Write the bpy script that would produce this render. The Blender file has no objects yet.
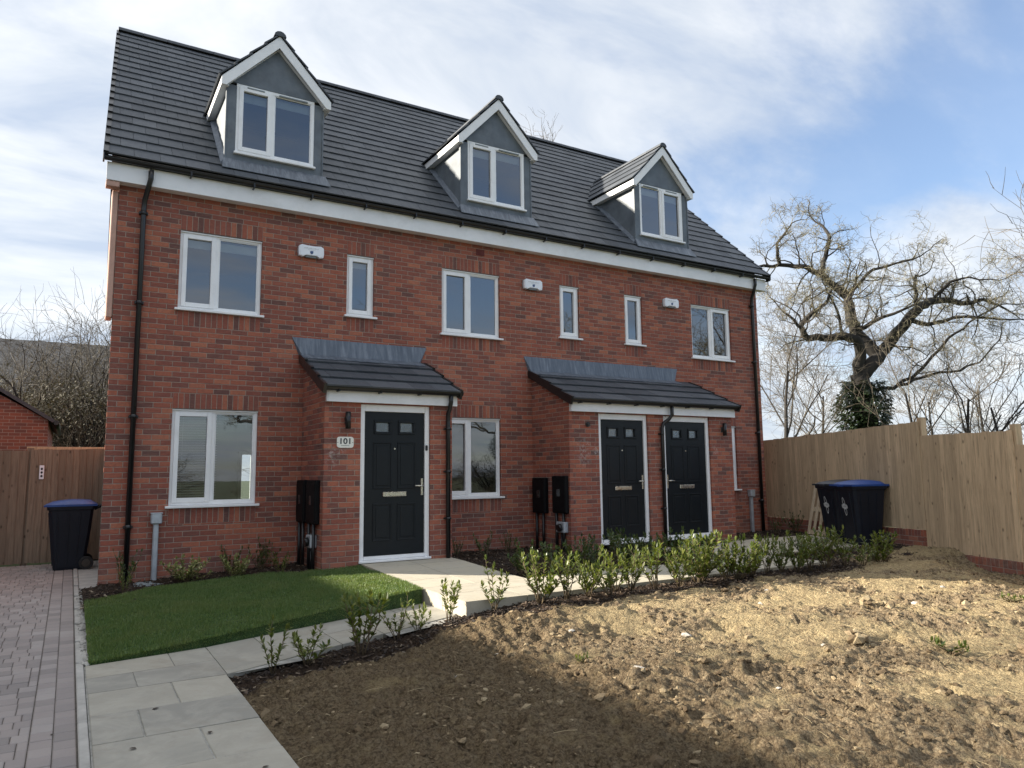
import bpy, bmesh, math, random
from math import sin, cos, pi, radians, sqrt, atan2, floor
from mathutils import Vector, Matrix, noise as mnoise
import numpy as np
random.seed(7)
RND = random.Random(11)
scene = bpy.context.scene
COL = scene.collection

# ------------------------------------------------------------------ camera
F = 735.0
cam_d = bpy.data.cameras.new("camera"); cam = bpy.data.objects.new("camera", cam_d)
COL.objects.link(cam); scene.camera = cam
cam_d.sensor_fit = 'HORIZONTAL'; cam_d.sensor_width = 36.0; cam_d.lens = F * 36.0 / 1024.0
cam_d.clip_start = 0.05; cam_d.clip_end = 2000
YAW, PITCH, ROLL = radians(30.914), radians(6.906), radians(-0.665)
_f = Vector((sin(YAW) * cos(PITCH), cos(YAW) * cos(PITCH), sin(PITCH)))
_r = Vector((cos(YAW), -sin(YAW), 0)); _u = _r.cross(_f)
_r2 = _r * cos(ROLL) + _u * sin(ROLL); _u2 = -_r * sin(ROLL) + _u * cos(ROLL)
M4 = Matrix.Identity(4)
for i in range(3):
    M4[i][0] = _r2[i]; M4[i][1] = _u2[i]; M4[i][2] = -_f[i]
M4[0][3], M4[1][3], M4[2][3] = -0.388, -11.387, 1.668
cam.matrix_world = M4

# ------------------------------------------------------------------ light, sky, exposure
SUNV = Vector((-1.86, 1.228, 1.0)).normalized()
SUN_EL = math.asin(SUNV.z); SUN_AZ = atan2(SUNV.x, SUNV.y)
SKY_STRENGTH = 0.12; SUN_STRENGTH = 4.5; EXPOSURE = 1.68
sd = bpy.data.lights.new("sun", 'SUN'); sd.energy = SUN_STRENGTH; sd.angle = radians(0.6); sd.color = (1, .92, .79)
so = bpy.data.objects.new("sun", sd); COL.objects.link(so); so.location = (-30, 20, 30)
so.rotation_mode = 'QUATERNION'; so.rotation_quaternion = (-SUNV).to_track_quat('-Z', 'Y')
scene.view_settings.view_transform = 'Standard'; scene.view_settings.look = 'None'
scene.view_settings.exposure = EXPOSURE; scene.view_settings.gamma = 1
scene.view_settings.use_curve_mapping = False
scene.cycles.use_denoising = True
scene.cycles.max_bounces = 6; scene.cycles.transparent_max_bounces = 16
scene.cycles.sample_clamp_indirect = 6

world = bpy.data.worlds.new("World"); scene.world = world; world.use_nodes = True
nt = world.node_tree; nt.nodes.clear()
class NT:
    """tiny node-graph helper"""
    def __init__(s, tree): s.t = tree
    def n(s, typ, **kw):
        nd = s.t.nodes.new(typ)
        for k, v in kw.items():
            if k == 'ins':
                for kk, vv in v.items(): s.set(nd, kk, vv)
            else: setattr(nd, k, v)
        return nd
    def set(s, nd, key, v):
        sock = nd.inputs[key]
        if isinstance(v, bpy.types.NodeSocket): s.t.links.new(v, sock)
        else: sock.default_value = v
    def math(s, op, a, b=None, c=None, clamp=False):
        nd = s.t.nodes.new('ShaderNodeMath'); nd.operation = op; nd.use_clamp = clamp
        for i, v in enumerate((a, b, c)):
            if v is not None: s.set(nd, i, v)
        return nd.outputs[0]
    def vmath(s, op, a, b=None):
        nd = s.t.nodes.new('ShaderNodeVectorMath'); nd.operation = op
        s.set(nd, 0, a)
        if b is not None: s.set(nd, 1, b)
        return nd.outputs[0]
    def mix(s, fac, a, b, blend='MIX'):
        nd = s.t.nodes.new('ShaderNodeMix'); nd.data_type = 'RGBA'; nd.blend_type = blend
        s.set(nd, 0, fac); s.set(nd, 6, a); s.set(nd, 7, b); return nd.outputs[2]
    def ramp(s, fac, stops, interp='LINEAR'):
        nd = s.t.nodes.new('ShaderNodeValToRGB'); cr = nd.color_ramp; cr.interpolation = interp
        while len(cr.elements) > len(stops): cr.elements.remove(cr.elements[-1])
        while len(cr.elements) < len(stops): cr.elements.new(0.5)
        for e, (p, c) in zip(cr.elements, stops):
            e.position = p; e.color = c if len(c) == 4 else (*c, 1)
        s.set(nd, 0, fac); return nd.outputs[0]
    def noise(s, vec, scale, detail=4, rough=.55, dist=0.0):
        nd = s.t.nodes.new('ShaderNodeTexNoise')
        if vec is not None: s.set(nd, 'Vector', vec)
        s.set(nd, 'Scale', scale); s.set(nd, 'Detail', detail); s.set(nd, 'Roughness', rough); s.set(nd, 'Distortion', dist)
        return nd.outputs[0]
    def maprange(s, v, a, b, c=0.0, d=1.0, smooth=False):
        nd = s.t.nodes.new('ShaderNodeMapRange'); nd.clamp = True
        if smooth: nd.interpolation_type = 'SMOOTHSTEP'
        s.set(nd, 0, v); s.set(nd, 1, a); s.set(nd, 2, b); s.set(nd, 3, c); s.set(nd, 4, d); return nd.outputs[0]

g = NT(nt)
sky = g.n('ShaderNodeTexSky', sky_type='NISHITA', sun_disc=False, sun_elevation=SUN_EL, sun_rotation=SUN_AZ % (2 * pi))
sky.altitude = 50; sky.air_density = 1.0; sky.dust_density = 1.2; sky.ozone_density = 1.5
tc = g.n('ShaderNodeTexCoord'); dirv = tc.outputs['Generated']
sep = g.n('ShaderNodeSeparateXYZ', ins={0: dirv})
zz = g.math('ADD', g.math('MAXIMUM', sep.outputs[2], 0.0), 0.22)
cx = g.math('DIVIDE', sep.outputs[0], zz); cy = g.math('DIVIDE', sep.outputs[1], zz)
lay = g.n('ShaderNodeCombineXYZ', ins={0: cx, 1: cy, 2: 0.0}).outputs[0]
# high streaky cloud sheet, drawn out along one wind direction, thicker towards the sun
mp = g.n('ShaderNodeMapping', ins={'Vector': lay, 'Rotation': (0, 0, radians(-60)), 'Scale': (.62, 1.25, 1), 'Location': (12.5, 3.3, 0)}).outputs[0]
n1 = g.noise(mp, 1.25, 7, .55, .5)
n2 = g.noise(mp, 3.1, 6, .6, .3)
sund = g.n('ShaderNodeVectorMath', operation='DOT_PRODUCT', ins={0: dirv, 1: tuple(Vector((SUNV.x, SUNV.y, 0)).normalized())}).outputs['Value']
cov = g.math('ADD', g.math('MULTIPLY', n1, .68), g.math('MULTIPLY', n2, .32))
cov = g.math('ADD', cov, g.math('MULTIPLY', sund, .21))
cov = g.math('ADD', cov, g.maprange(sep.outputs[2], 0.05, .45, .15, .0))
cloud = g.maprange(cov, .335, .55, .16, 1, True)
shade = g.noise(mp, 2.2, 6, .6, .5)
ccol = g.ramp(shade, [(.36, (1.65, 1.88, 2.25)), (.48, (2.15, 2.3, 2.5)), (.66, (2.85, 2.9, 2.95))])
front = g.math('MULTIPLY', g.maprange(sep.outputs[2], .58, .80, 0, 1, True), g.maprange(sund, .25, -.35, 0, 1, True))  # unseen bright cloud added overhead, away from the sun, to brighten the facade
ccol = g.mix(front, ccol, (4.6, 4.6, 4.5, 1)); cloud = g.math('MAXIMUM', cloud, g.math('MULTIPLY', front, .9))
skyc = g.n('ShaderNodeMix', data_type='RGBA', blend_type='MULTIPLY', ins={0: 1.0, 6: sky.outputs[0], 7: (.60, .62, .66, 1)}).outputs[2]
wcol = g.mix(g.math('MULTIPLY', cloud, .9), skyc, ccol)
bg = g.n('ShaderNodeBackground', ins={'Color': wcol, 'Strength': SKY_STRENGTH})
out = g.n('ShaderNodeOutputWorld'); nt.links.new(bg.outputs[0], out.inputs[0])

# ------------------------------------------------------------------ helpers
def tag(o, label=None, cat=None, group=None, kind=None):
    if label: o['label'] = label
    if cat: o['category'] = cat
    if group: o['group'] = group
    if kind: o['kind'] = kind
    return o
def thing(name, loc, label, cat, group=None, rz=0.0):
    o = bpy.data.objects.new(name, None); COL.objects.link(o); o.empty_display_size = .1
    o.location = loc; o.rotation_euler = (0, 0, rz)
    return tag(o, label, cat, group)
def ground(z0, name, mesh_builder, mats): pass

class MB:
    def __init__(s): s.v = []; s.f = []; s.m = []; s.sm = []
    def face(s, pts, mi=0, smooth=False):
        b = len(s.v); s.v += [tuple(p) for p in pts]; s.f.append(tuple(range(b, b + len(pts)))); s.m.append(mi); s.sm.append(smooth)
    def add(s, vs, fs, mi=0, smooth=False):
        b = len(s.v); s.v += [tuple(p) for p in vs]
        for f in fs: s.f.append(tuple(b + i for i in f)); s.m.append(mi); s.sm.append(smooth)
    def box(s, a, b, mi=0):
        x0, y0, z0 = a; x1, y1, z1 = b
        if x0 > x1: x0, x1 = x1, x0
        if y0 > y1: y0, y1 = y1, y0
        if z0 > z1: z0, z1 = z1, z0
        s.add([(x0, y0, z0), (x1, y0, z0), (x1, y1, z0), (x0, y1, z0), (x0, y0, z1), (x1, y0, z1), (x1, y1, z1), (x0, y1, z1)],
              [(0, 3, 2, 1), (4, 5, 6, 7), (0, 1, 5, 4), (1, 2, 6, 5), (2, 3, 7, 6), (3, 0, 4, 7)], mi)
    def bbox(s, a, b, c=.006, mi=0):
        """box with chamfered edges"""
        lo = [min(a[i], b[i]) for i in range(3)]; hi = [max(a[i], b[i]) for i in range(3)]
        c = min(c, *[(hi[i] - lo[i]) * .45 for i in range(3)])
        bm = bmesh.new(); bmesh.ops.create_cube(bm, size=1)
        for v in bm.verts:
            for i in range(3): v.co[i] = lo[i] if v.co[i] < 0 else hi[i]
        bmesh.ops.bevel(bm, geom=bm.edges[:], offset=c, segments=1, affect='EDGES')
        s.bm(bm, mi)
    def bm(s, bm, mi=0, smooth=False):
        bm.verts.ensure_lookup_table(); b = len(s.v)
        s.v += [tuple(v.co) for v in bm.verts]
        for i, v in enumerate(bm.verts): v.index = i
        for f in bm.faces: s.f.append(tuple(b + v.index for v in f.verts)); s.m.append(mi); s.sm.append(smooth)
        bm.free()
    def hexa(s, p, mi=0):
        """8 points: bottom ring 0-3, top ring 4-7"""
        s.add(p, [(0, 3, 2, 1), (4, 5, 6, 7), (0, 1, 5, 4), (1, 2, 6, 5), (2, 3, 7, 6), (3, 0, 4, 7)], mi)
    def prism(s, poly, d, mi=0):
        """extrude closed planar polygon by vector d"""
        n = len(poly); d = Vector(d); P = [Vector(q) for q in poly]
        s.add(P + [q + d for q in P], [tuple(range(n - 1, -1, -1)), tuple(range(n, 2 * n))] + [(i, (i + 1) % n, n + (i + 1) % n, n + i) for i in range(n)], mi)
    def tube(s, pts, rad, k=8, mi=0, caps=True, smooth=True):
        P = [Vector(p) for p in pts]
        if not isinstance(rad, (list, tuple)): rad = [rad] * len(P)
        b = len(s.v); u = None
        for i, p in enumerate(P):
            t = (P[min(i + 1, len(P) - 1)] - P[max(i - 1, 0)])
            if t.length < 1e-9: t = Vector((0, 0, 1))
            t.normalize()
            if u is None:
                u = t.cross(Vector((0, 0, 1)) if abs(t.z) < .9 else Vector((1, 0, 0))).normalized()
            else:
                u = (u - t * u.dot(t))
                u = u.normalized() if u.length > 1e-6 else t.orthogonal().normalized()
            w = t.cross(u)
            for j in range(k):
                a = 2 * pi * j / k; q = p + (u * cos(a) + w * sin(a)) * rad[i]; s.v.append((q.x, q.y, q.z))
        for i in range(len(P) - 1):
            for j in range(k):
                s.f.append((b + i * k + j, b + i * k + (j + 1) % k, b + (i + 1) * k + (j + 1) % k, b + (i + 1) * k + j)); s.m.append(mi); s.sm.append(smooth)
        if caps:
            s.f.append(tuple(b + j for j in range(k - 1, -1, -1))); s.m.append(mi); s.sm.append(False)
            e = b + (len(P) - 1) * k
            s.f.append(tuple(e + j for j in range(k))); s.m.append(mi); s.sm.append(False)
    def build(s, name, mat, parent=None):
        me = bpy.data.meshes.new(name); me.from_pydata(s.v, [], s.f); me.update()
        for m in (mat if isinstance(mat, (list, tuple)) else [mat]): me.materials.append(m)
        if s.f:
            me.polygons.foreach_set('material_index', s.m); me.polygons.foreach_set('use_smooth', s.sm)
        me.update()
        o = bpy.data.objects.new(name, me); COL.objects.link(o)
        if parent: o.parent = parent
        return o

def newmat(name):
    m = bpy.data.materials.new(name); m.use_nodes = True
    t = m.node_tree; t.nodes.clear(); gg = NT(t)
    o = gg.n('ShaderNodeOutputMaterial'); b = gg.n('ShaderNodeBsdfPrincipled'); t.links.new(b.outputs[0], o.inputs[0])
    return m, gg, b, o
def objco(gg): return gg.n('ShaderNodeTexCoord').outputs['Object']
def geo_pos(gg): return gg.n('ShaderNodeNewGeometry').outputs['Position']
def island(gg): return gg.n('ShaderNodeNewGeometry').outputs['Random Per Island']
def objrand(gg): return gg.n('ShaderNodeObjectInfo').outputs['Random']
def plain(name, col, rough=.5, var=.12, vscale=6, bump=0.0, bscale=80, metal=0.0, dirt=None, spec=.5):
    m, gg, b, o = newmat(name); co = objco(gg)
    n = gg.noise(co, vscale, 5, .6)
    c2 = tuple(x * (1 - var * 1.6) for x in col); c3 = tuple(min(1, x * (1 + var)) for x in col)
    c = gg.ramp(n, [(.3, c2), (.7, c3)])
    if dirt:
        d = gg.maprange(gg.noise(co, 2.3, 6, .7), .5, .75)
        c = gg.mix(gg.math('MULTIPLY', d, dirt[1]), c, (*dirt[0], 1))
    gg.set(b, 'Base Color', c); gg.set(b, 'Metallic', metal); gg.set(b, 'Specular IOR Level', spec)
    gg.set(b, 'Roughness', gg.maprange(gg.noise(co, vscale * 2.7, 4, .6), .2, .8, max(0, rough - .08), min(1, rough + .08)))
    if bump:
        bn = gg.n('ShaderNodeBump', ins={'Strength': bump, 'Distance': .01, 'Height': gg.noise(co, bscale, 5, .6)})
        gg.set(b, 'Normal', bn.outputs[0])
    return m

# bricks: one colour per brick, from a clay palette, plus mottling and a few lime stains
def brick_mat(name, lime=()):
    m, gg, b, o = newmat(name); r = island(gg); pos = geo_pos(gg)
    zone = gg.math('SUBTRACT', gg.noise(pos, .75, 4, .6), .5)
    r = gg.math('ADD', gg.math('MULTIPLY', r, .86), gg.math('MULTIPLY_ADD', zone, .28, .07), None, True)
    c = gg.ramp(r, [(0.0, (.105, .062, .054)), (.10, (.15, .068, .054)), (.20, (.21, .076, .054)), (.34, (.265, .082, .050)), (.47, (.235, .078, .052)), (.58, (.305, .092, .053)), (.72, (.345, .108, .058)), (.84, (.375, .124, .066)), (.93, (.41, .145, .075)), (1.0, (.385, .145, .082))])
    n = gg.noise(pos, 26, 5, .65)
    c = gg.mix(gg.maprange(n, .42, .76, 0, .5), c, (.10, .055, .05, 1))
    zz3 = gg.n('ShaderNodeSeparateXYZ', ins={0: pos}).outputs[2]
    spl = gg.math('MULTIPLY', gg.maprange(zz3, .62, .28), gg.maprange(gg.noise(pos, 7, 5, .7), .4, .62))
    c = gg.mix(gg.math('MULTIPLY', spl, .45), c, (.30, .22, .165, 1))
    st = gg.noise(gg.n('ShaderNodeMapping', ins={'Vector': pos, 'Scale': (1, 1, 5)}).outputs[0], 11, 5, .7)
    c = gg.mix(gg.maprange(st, .5, .72, 0, .45), c, (.40, .18, .12, 1))
    n2 = gg.noise(pos, 1.1, 4, .6)
    c = gg.mix(gg.maprange(n2, .5, .8, 0, .22), c, (.33, .19, .14, 1))
    for (p, rad) in lime:
        d = gg.n('ShaderNodeVectorMath', operation='DISTANCE', ins={0: gg.vmath('MULTIPLY', pos, (1, 1, .62)), 1: (p[0], p[1], p[2] * .62)}).outputs['Value']
        k = gg.math('MULTIPLY', gg.maprange(d, rad, rad * .1), gg.maprange(gg.noise(pos, 22, 4, .7), .5, .6))
        c = gg.mix(gg.math('MULTIPLY', k, .5), c, (.62, .57, .54, 1))
    c = gg.n('ShaderNodeHueSaturation', ins={'Hue': .497, 'Saturation': .97, 'Value': 1.03, 'Color': c}).outputs[0]
    gg.set(b, 'Base Color', c); gg.set(b, 'Roughness', .88); gg.set(b, 'Specular IOR Level', .25)
    bn = gg.n('ShaderNodeBump', ins={'Strength': .5, 'Distance': .004, 'Height': gg.noise(pos, 120, 5, .7)})
    gg.set(b, 'Normal', bn.outputs[0]); return m
def brick_tex(name, tint=(1, 1, 1)):
    """patterned brick skin for far and side walls"""
    m, gg, b, o = newmat(name); co = objco(gg); s3 = gg.n('ShaderNodeSeparateXYZ', ins={0: co})
    v = gg.n('ShaderNodeCombineXYZ', ins={0: gg.math('ADD', s3.outputs[0], s3.outputs[1]), 1: s3.outputs[2], 2: 0.0}).outputs[0]
    bt = gg.n('ShaderNodeTexBrick', ins={'Vector': v, 'Scale': 1.0, 'Color1': (.30, .095, .058, 1), 'Color2': (.15, .062, .05, 1), 'Mortar': (.36, .30, .25, 1), 'Mortar Size': .005, 'Brick Width': .225, 'Row Height': .075, 'Bias': -.1})
    c = gg.mix(gg.maprange(gg.noise(co, 3, 5, .6), .4, .8, 0, .4), bt.outputs[0], (.2, .09, .07, 1))
    gg.set(b, 'Base Color', c); gg.set(b, 'Roughness', .9)
    return m
M = {}
M['brick'] = brick_mat('red_brick', [((2.76, -1.17, 1.92), .13), ((2.9, -1.17, 2.0), .08), ((7.15, -1.17, 2.02), .2), ((7.42, -1.17, 2.0), .12), ((10.3, -1.17, 2.05), .09)])
M['brick_tex'] = brick_tex('patterned_brick')
M['mortar'] = plain('mortar', (.34, .27, .22), .95, .15, 12, .3, 150)
M['terracotta'] = plain('terracotta_panel', (.50, .30, .23), .7, .12, 5)
def tile_mat(name):
    m, gg, b, o = newmat(name); r = island(gg); co = geo_pos(gg)
    c = gg.ramp(r, [(0, (.046, .052, .062)), (.35, (.060, .067, .078)), (.75, (.068, .076, .088)), (1, (.088, .095, .107))])
    c = gg.mix(gg.maprange(gg.noise(co, 9, 6, .7), .5, .8, 0, .4), c, (.11, .115, .12, 1))
    gg.set(b, 'Base Color', c); gg.set(b, 'Roughness', gg.maprange(gg.noise(co, 14, 5, .6), .2, .8, .5, .7)); gg.set(b, 'Specular IOR Level', .35)
    bn = gg.n('ShaderNodeBump', ins={'Strength': .25, 'Distance': .004, 'Height': gg.noise(co, 160, 4, .7)})
    gg.set(b, 'Normal', bn.outputs[0]); return m
M['tile'] = tile_mat('slate_grey_tile')
M['tile_under'] = plain('roof_underlay', (.03, .03, .032), .9)
M['upvc'] = plain('white_upvc', (.84, .84, .84), .32, .04, 2.5, dirt=((.55, .54, .50), .28))
M['upvc2'] = plain('white_fascia_board', (.82, .82, .82), .4, .05, 2, dirt=((.5, .5, .47), .35))
M['black'] = plain('black_plastic', (.012, .012, .013), .33, .2, 5)
M['dormer'] = plain('blue_grey_dormer_skin', (.115, .135, .155), .5, .2, 3.2, .12, 30, dirt=((.21, .22, .22), .5))
def lead_mat():
    m, gg, b, o = newmat('grey_lead'); co = objco(gg)
    st = gg.n('ShaderNodeMapping', ins={'Vector': co, 'Scale': (9, 3, .8)}).outputs[0]
    c = gg.ramp(gg.noise(st, 2.2, 7, .7, .4), [(.28, (.065, .078, .10)), (.5, (.115, .135, .165)), (.66, (.19, .21, .24)), (.8, (.36, .37, .385))])
    gg.set(b, 'Base Color', c); gg.set(b, 'Roughness', .5); gg.set(b, 'Metallic', .15)
    bn = gg.n('ShaderNodeBump', ins={'Strength': .3, 'Distance': .01, 'Height': gg.noise(co, 14, 4, .6)})
    gg.set(b, 'Normal', bn.outputs[0]); return m
M['lead'] = lead_mat()
M['door'] = plain('black_door_skin', (.007, .010, .013), .42, .1, 4, .06, 60, spec=.28)
M['chrome'] = plain('satin_metal', (.62, .58, .50), .28, .06, 6, metal=.9)
M['steel'] = plain('galvanised_grey', (.42, .45, .48), .5, .14, 7, metal=.25)
M['blind'] = plain('blind_white', (.72, .70, .64), .6, .04, 3)
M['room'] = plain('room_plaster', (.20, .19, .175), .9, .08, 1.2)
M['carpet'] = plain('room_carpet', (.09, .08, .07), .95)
M['concrete'] = plain('grey_concrete', (.40, .38, .345), .85, .16, 5, .2, 60)
M['grey_box'] = plain('grey_plastic', (.20, .225, .235), .5, .08, 4)
def glass_mat(name, obscure=False):
    m = bpy.data.materials.new(name); m.use_nodes = True; t = m.node_tree; t.nodes.clear(); gg = NT(t)
    o = gg.n('ShaderNodeOutputMaterial'); co = objco(gg)
    bn = gg.n('ShaderNodeBump', ins={'Strength': .25 if obscure else .018, 'Distance': .02, 'Height': gg.noise(co, 60 if obscure else 2.2, 2, .5)})
    fr = gg.n('ShaderNodeFresnel', ins={'IOR': 1.5, 'Normal': bn.outputs[0]})
    fac = gg.math('MULTIPLY_ADD', fr.outputs[0], 1.35, .10, True)
    tr = gg.n('ShaderNodeBsdfTransparent', ins={'Color': (.55, .61, .63, 1)})
    gl = gg.n('ShaderNodeBsdfGlossy', ins={'Color': (.93, .96, 1, 1), 'Roughness': .25 if obscure else .012, 'Normal': bn.outputs[0]})
    mx = gg.n('ShaderNodeMixShader', ins={0: fac, 1: tr.outputs[0], 2: gl.outputs[0]})
    t.links.new(mx.outputs[0], o.inputs[0]); return m
M['glass'] = glass_mat('window_glass'); M['obscure'] = glass_mat('obscure_glass', True)
def wood_mat(name, base, knots=True):
    m, gg, b, o = newmat(name); r = island(gg); co = objco(gg); pos = geo_pos(gg)
    off = gg.n('ShaderNodeCombineXYZ', ins={0: gg.math('MULTIPLY', r, 37.0), 1: gg.math('MULTIPLY', r, 11.0), 2: gg.math('MULTIPLY', r, 23.0)}).outputs[0]
    v = gg.vmath('ADD', pos, off)
    st = gg.n('ShaderNodeMapping', ins={'Vector': v, 'Scale': (14, 14, .9)}).outputs[0]
    grain = gg.noise(st, 2.4, 6, .65, .6)
    d = tuple(x * .52 for x in base); l = tuple(min(1, x * 1.28) for x in base)
    c = gg.ramp(grain, [(.28, d), (.5, base), (.74, l)])
    c = gg.mix(gg.maprange(r, 0, 1, 0, .6), c, tuple(x * .58 for x in base) + (1,))
    if knots:
        kv = gg.n('ShaderNodeMapping', ins={'Vector': v, 'Scale': (1, 1, .55)}).outputs[0]
        vo = gg.n('ShaderNodeTexVoronoi', ins={'Vector': kv, 'Scale': 7.5, 'Randomness': 1.0})
        c = gg.mix(gg.maprange(vo.outputs['Distance'], .16, .05, 0, .85), c, tuple(x * .22 for x in base) + (1,))
    gr = gg.noise(pos, .9, 5, .7)
    c = gg.mix(gg.maprange(gr, .5, .8, 0, .4), c, tuple(x * .6 for x in base) + (1,))
    gg.set(b, 'Base Color', c); gg.set(b, 'Roughness', .85); gg.set(b, 'Specular IOR Level', .2)
    bn = gg.n('ShaderNodeBump', ins={'Strength': .4, 'Distance': .004, 'Height': grain}); gg.set(b, 'Normal', bn.outputs[0]); return m
M['fence'] = wood_mat('fence_timber', (.62, .46, .295)); M['fence_old'] = wood_mat('weathered_fence_timber', (.26, .195, .14))
M['pallet'] = wood_mat('pallet_timber', (.66, .54, .38), False)
def slab_mat(name='stone_slab', cols=None):
    m, gg, b, o = newmat(name); r = island(gg); pos = geo_pos(gg)
    off = gg.n('ShaderNodeCombineXYZ', ins={0: gg.math('MULTIPLY', r, 91.0), 1: gg.math('MULTIPLY', r, 31.0), 2: 0.0}).outputs[0]
    v = gg.vmath('ADD', pos, off)
    c = gg.ramp(r, cols or [(0, (.25, .237, .204)), (.4, (.298, .28, .235)), (.7, (.34, .312, .252)), (1, (.27, .258, .225))])
    c = gg.mix(gg.maprange(gg.noise(v, 3.2, 6, .65, .8), .42, .7, 0, .55), c, (.43, .40, .335, 1))
    c = gg.mix(gg.maprange(gg.noise(v, 7, 6, .7), .55, .75, 0, .4), c, (.225, .225, .21, 1))
    c = gg.mix(gg.maprange(gg.noise(pos, 60, 3, .7), .62, .72, 0, .4), c, (.2, .18, .15, 1))
    c = gg.mix(gg.maprange(gg.noise(pos, 1.7, 7, .72, 1.0), .52, .72, 0, .5), c, (.23, .19, .14, 1))
    gg.set(b, 'Base Color', c); gg.set(b, 'Roughness', .82)
    bn = gg.n('ShaderNodeBump', ins={'Strength': .25, 'Distance': .006, 'Height': gg.noise(v, 28, 6, .65)}); gg.set(b, 'Normal', bn.outputs[0]); return m
M['slab'] = slab_mat(); M['slab_buff'] = slab_mat('buff_stone_slab', [(0, (.37, .335, .265)), (.5, (.42, .38, .295)), (1, (.46, .415, .32))])
def block_mat():
    m, gg, b, o = newmat('paving_block'); r = island(gg); pos = geo_pos(gg)
    c = gg.ramp(r, [(0, (.225, .198, .183)), (.35, (.275, .238, .22)), (.7, (.30, .258, .236)), (1, (.335, .298, .275))])
    c = gg.mix(gg.maprange(gg.noise(pos, 1.3, 5, .65), .4, .75, 0, .4), c, (.17, .155, .155, 1))
    c = gg.mix(gg.maprange(gg.noise(pos, 90, 3, .7), .6, .75, 0, .4), c, (.36, .33, .31, 1))
    gg.set(b, 'Base Color', c); gg.set(b, 'Roughness', .88)
    bn = gg.n('ShaderNodeBump', ins={'Strength': .35, 'Distance': .004, 'Height': gg.noise(pos, 110, 5, .7)}); gg.set(b, 'Normal', bn.outputs[0]); return m
M['block'] = block_mat()
M['joint'] = plain('joint_sand', (.10, .085, .07), .95, .25, 15)
M['joint_pale'] = plain('slab_joint', (.36, .35, .32), .95, .2, 12)
def soil_mat():
    m, gg, b, o = newmat('dry_clay_soil'); pos = geo_pos(gg)
    a = gg.n('ShaderNodeAttribute', attribute_name='mulch').outputs['Fac']
    n = gg.noise(pos, 3.5, 7, .7, .4); n2 = gg.noise(pos, 17, 6, .75); n3 = gg.noise(pos, 70, 4, .75)
    cd = gg.n('ShaderNodeAttribute', attribute_name='clod').outputs['Fac']
    fib = gg.noise(gg.n('ShaderNodeMapping', ins={'Vector': pos, 'Rotation': (0, 0, .6), 'Scale': (1, 3.2, 1)}).outputs[0], 34, 5, .75, 1.5)
    straw = gg.ramp(fib, [(.34, (.17, .122, .068)), (.44, (.375, .285, .155)), (.56, (.52, .41, .235)), (.70, (.62, .515, .32))])
    straw = gg.mix(gg.maprange(n2, .54, .36, 0, .75), straw, (.21, .152, .09, 1))
    straw = gg.mix(gg.maprange(n3, .44, .34, 0, .75), straw, (.085, .06, .037, 1))
    earth = gg.ramp(gg.math('ADD', gg.math('MULTIPLY', n2, .5), gg.math('MULTIPLY', n3, .5)), [(.36, (.10, .072, .045)), (.45, (.215, .157, .097)), (.53, (.335, .255, .16)), (.63, (.45, .365, .24))])
    vo = gg.n('ShaderNodeTexVoronoi', ins={'Vector': pos, 'Scale': 42.0, 'Randomness': 1.0})
    earth = gg.mix(gg.maprange(vo.outputs['Distance'], .5, .85, 0, .6), earth, (.065, .046, .03, 1))
    k1 = gg.maprange(gg.math('ADD', cd, gg.math('MULTIPLY', gg.math('SUBTRACT', gg.noise(pos, 11, 5, .7), .5), 2.2)), .15, .95)
    c = gg.mix(k1, straw, earth)
    dm = gg.n('ShaderNodeAttribute', attribute_name='dark_left').outputs['Fac']
    c = gg.mix(gg.math('MULTIPLY', dm, .9), c, gg.mix(1.0, c, (.56, .54, .51, 1), 'MULTIPLY'))  # soil colour multiplied darker towards the left, with a ragged edge
    mu = gg.ramp(gg.noise(pos, 38, 5, .75), [(.35, (.022, .015, .011)), (.55, (.055, .037, .026)), (.72, (.12, .085, .06))])
    k = gg.maprange(gg.math('ADD', a, gg.math('MULTIPLY', gg.math('SUBTRACT', n2, .5), .9)), .38, .62)
    c = gg.mix(k, c, mu)
    gg.set(b, 'Base Color', c); gg.set(b, 'Roughness', .97); gg.set(b, 'Specular IOR Level', .1)
    h = gg.math('ADD', gg.math('MULTIPLY', n2, 1.0), gg.math('MULTIPLY', n3, .8))
    h = gg.math('SUBTRACT', h, gg.math('MULTIPLY', vo.outputs['Distance'], .6))
    bn = gg.n('ShaderNodeBump', ins={'Strength': 1.0, 'Distance': .035, 'Height': h}); gg.set(b, 'Normal', bn.outputs[0]); return m
M['soil'] = soil_mat()
def clod_mat():
    m, gg, b, o = newmat('soil_clod'); pos = geo_pos(gg); r = island(gg)
    c = gg.ramp(r, [(0, (.085, .06, .038)), (.4, (.17, .124, .075)), (.8, (.28, .212, .13)), (1, (.40, .32, .2))])
    c = gg.mix(gg.maprange(gg.noise(pos, 50, 4, .7), .4, .7, 0, .6), c, (.14, .1, .06, 1))
    gg.set(b, 'Base Color', c); gg.set(b, 'Roughness', .97); gg.set(b, 'Specular IOR Level', .1)
    bn = gg.n('ShaderNodeBump', ins={'Strength': .8, 'Distance': .01, 'Height': gg.noise(pos, 90, 4, .7)}); gg.set(b, 'Normal', bn.outputs[0]); return m
M['clod'] = clod_mat()
def chip_mat():
    m, gg, b, o = newmat('bark_chip'); r = island(gg)
    gg.set(b, 'Base Color', gg.ramp(r, [(0, (.018, .012, .009)), (.6, (.05, .034, .024)), (.9, (.11, .075, .05)), (1, (.24, .19, .13))])); gg.set(b, 'Roughness', .9); return m
M['chip'] = chip_mat()
M['straw'] = plain('dry_straw', (.48, .38, .22), .9, .25, 20)
M['stone'] = plain('pale_stone', (.44, .41, .36), .9, .2, 10, .4, 40)
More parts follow.
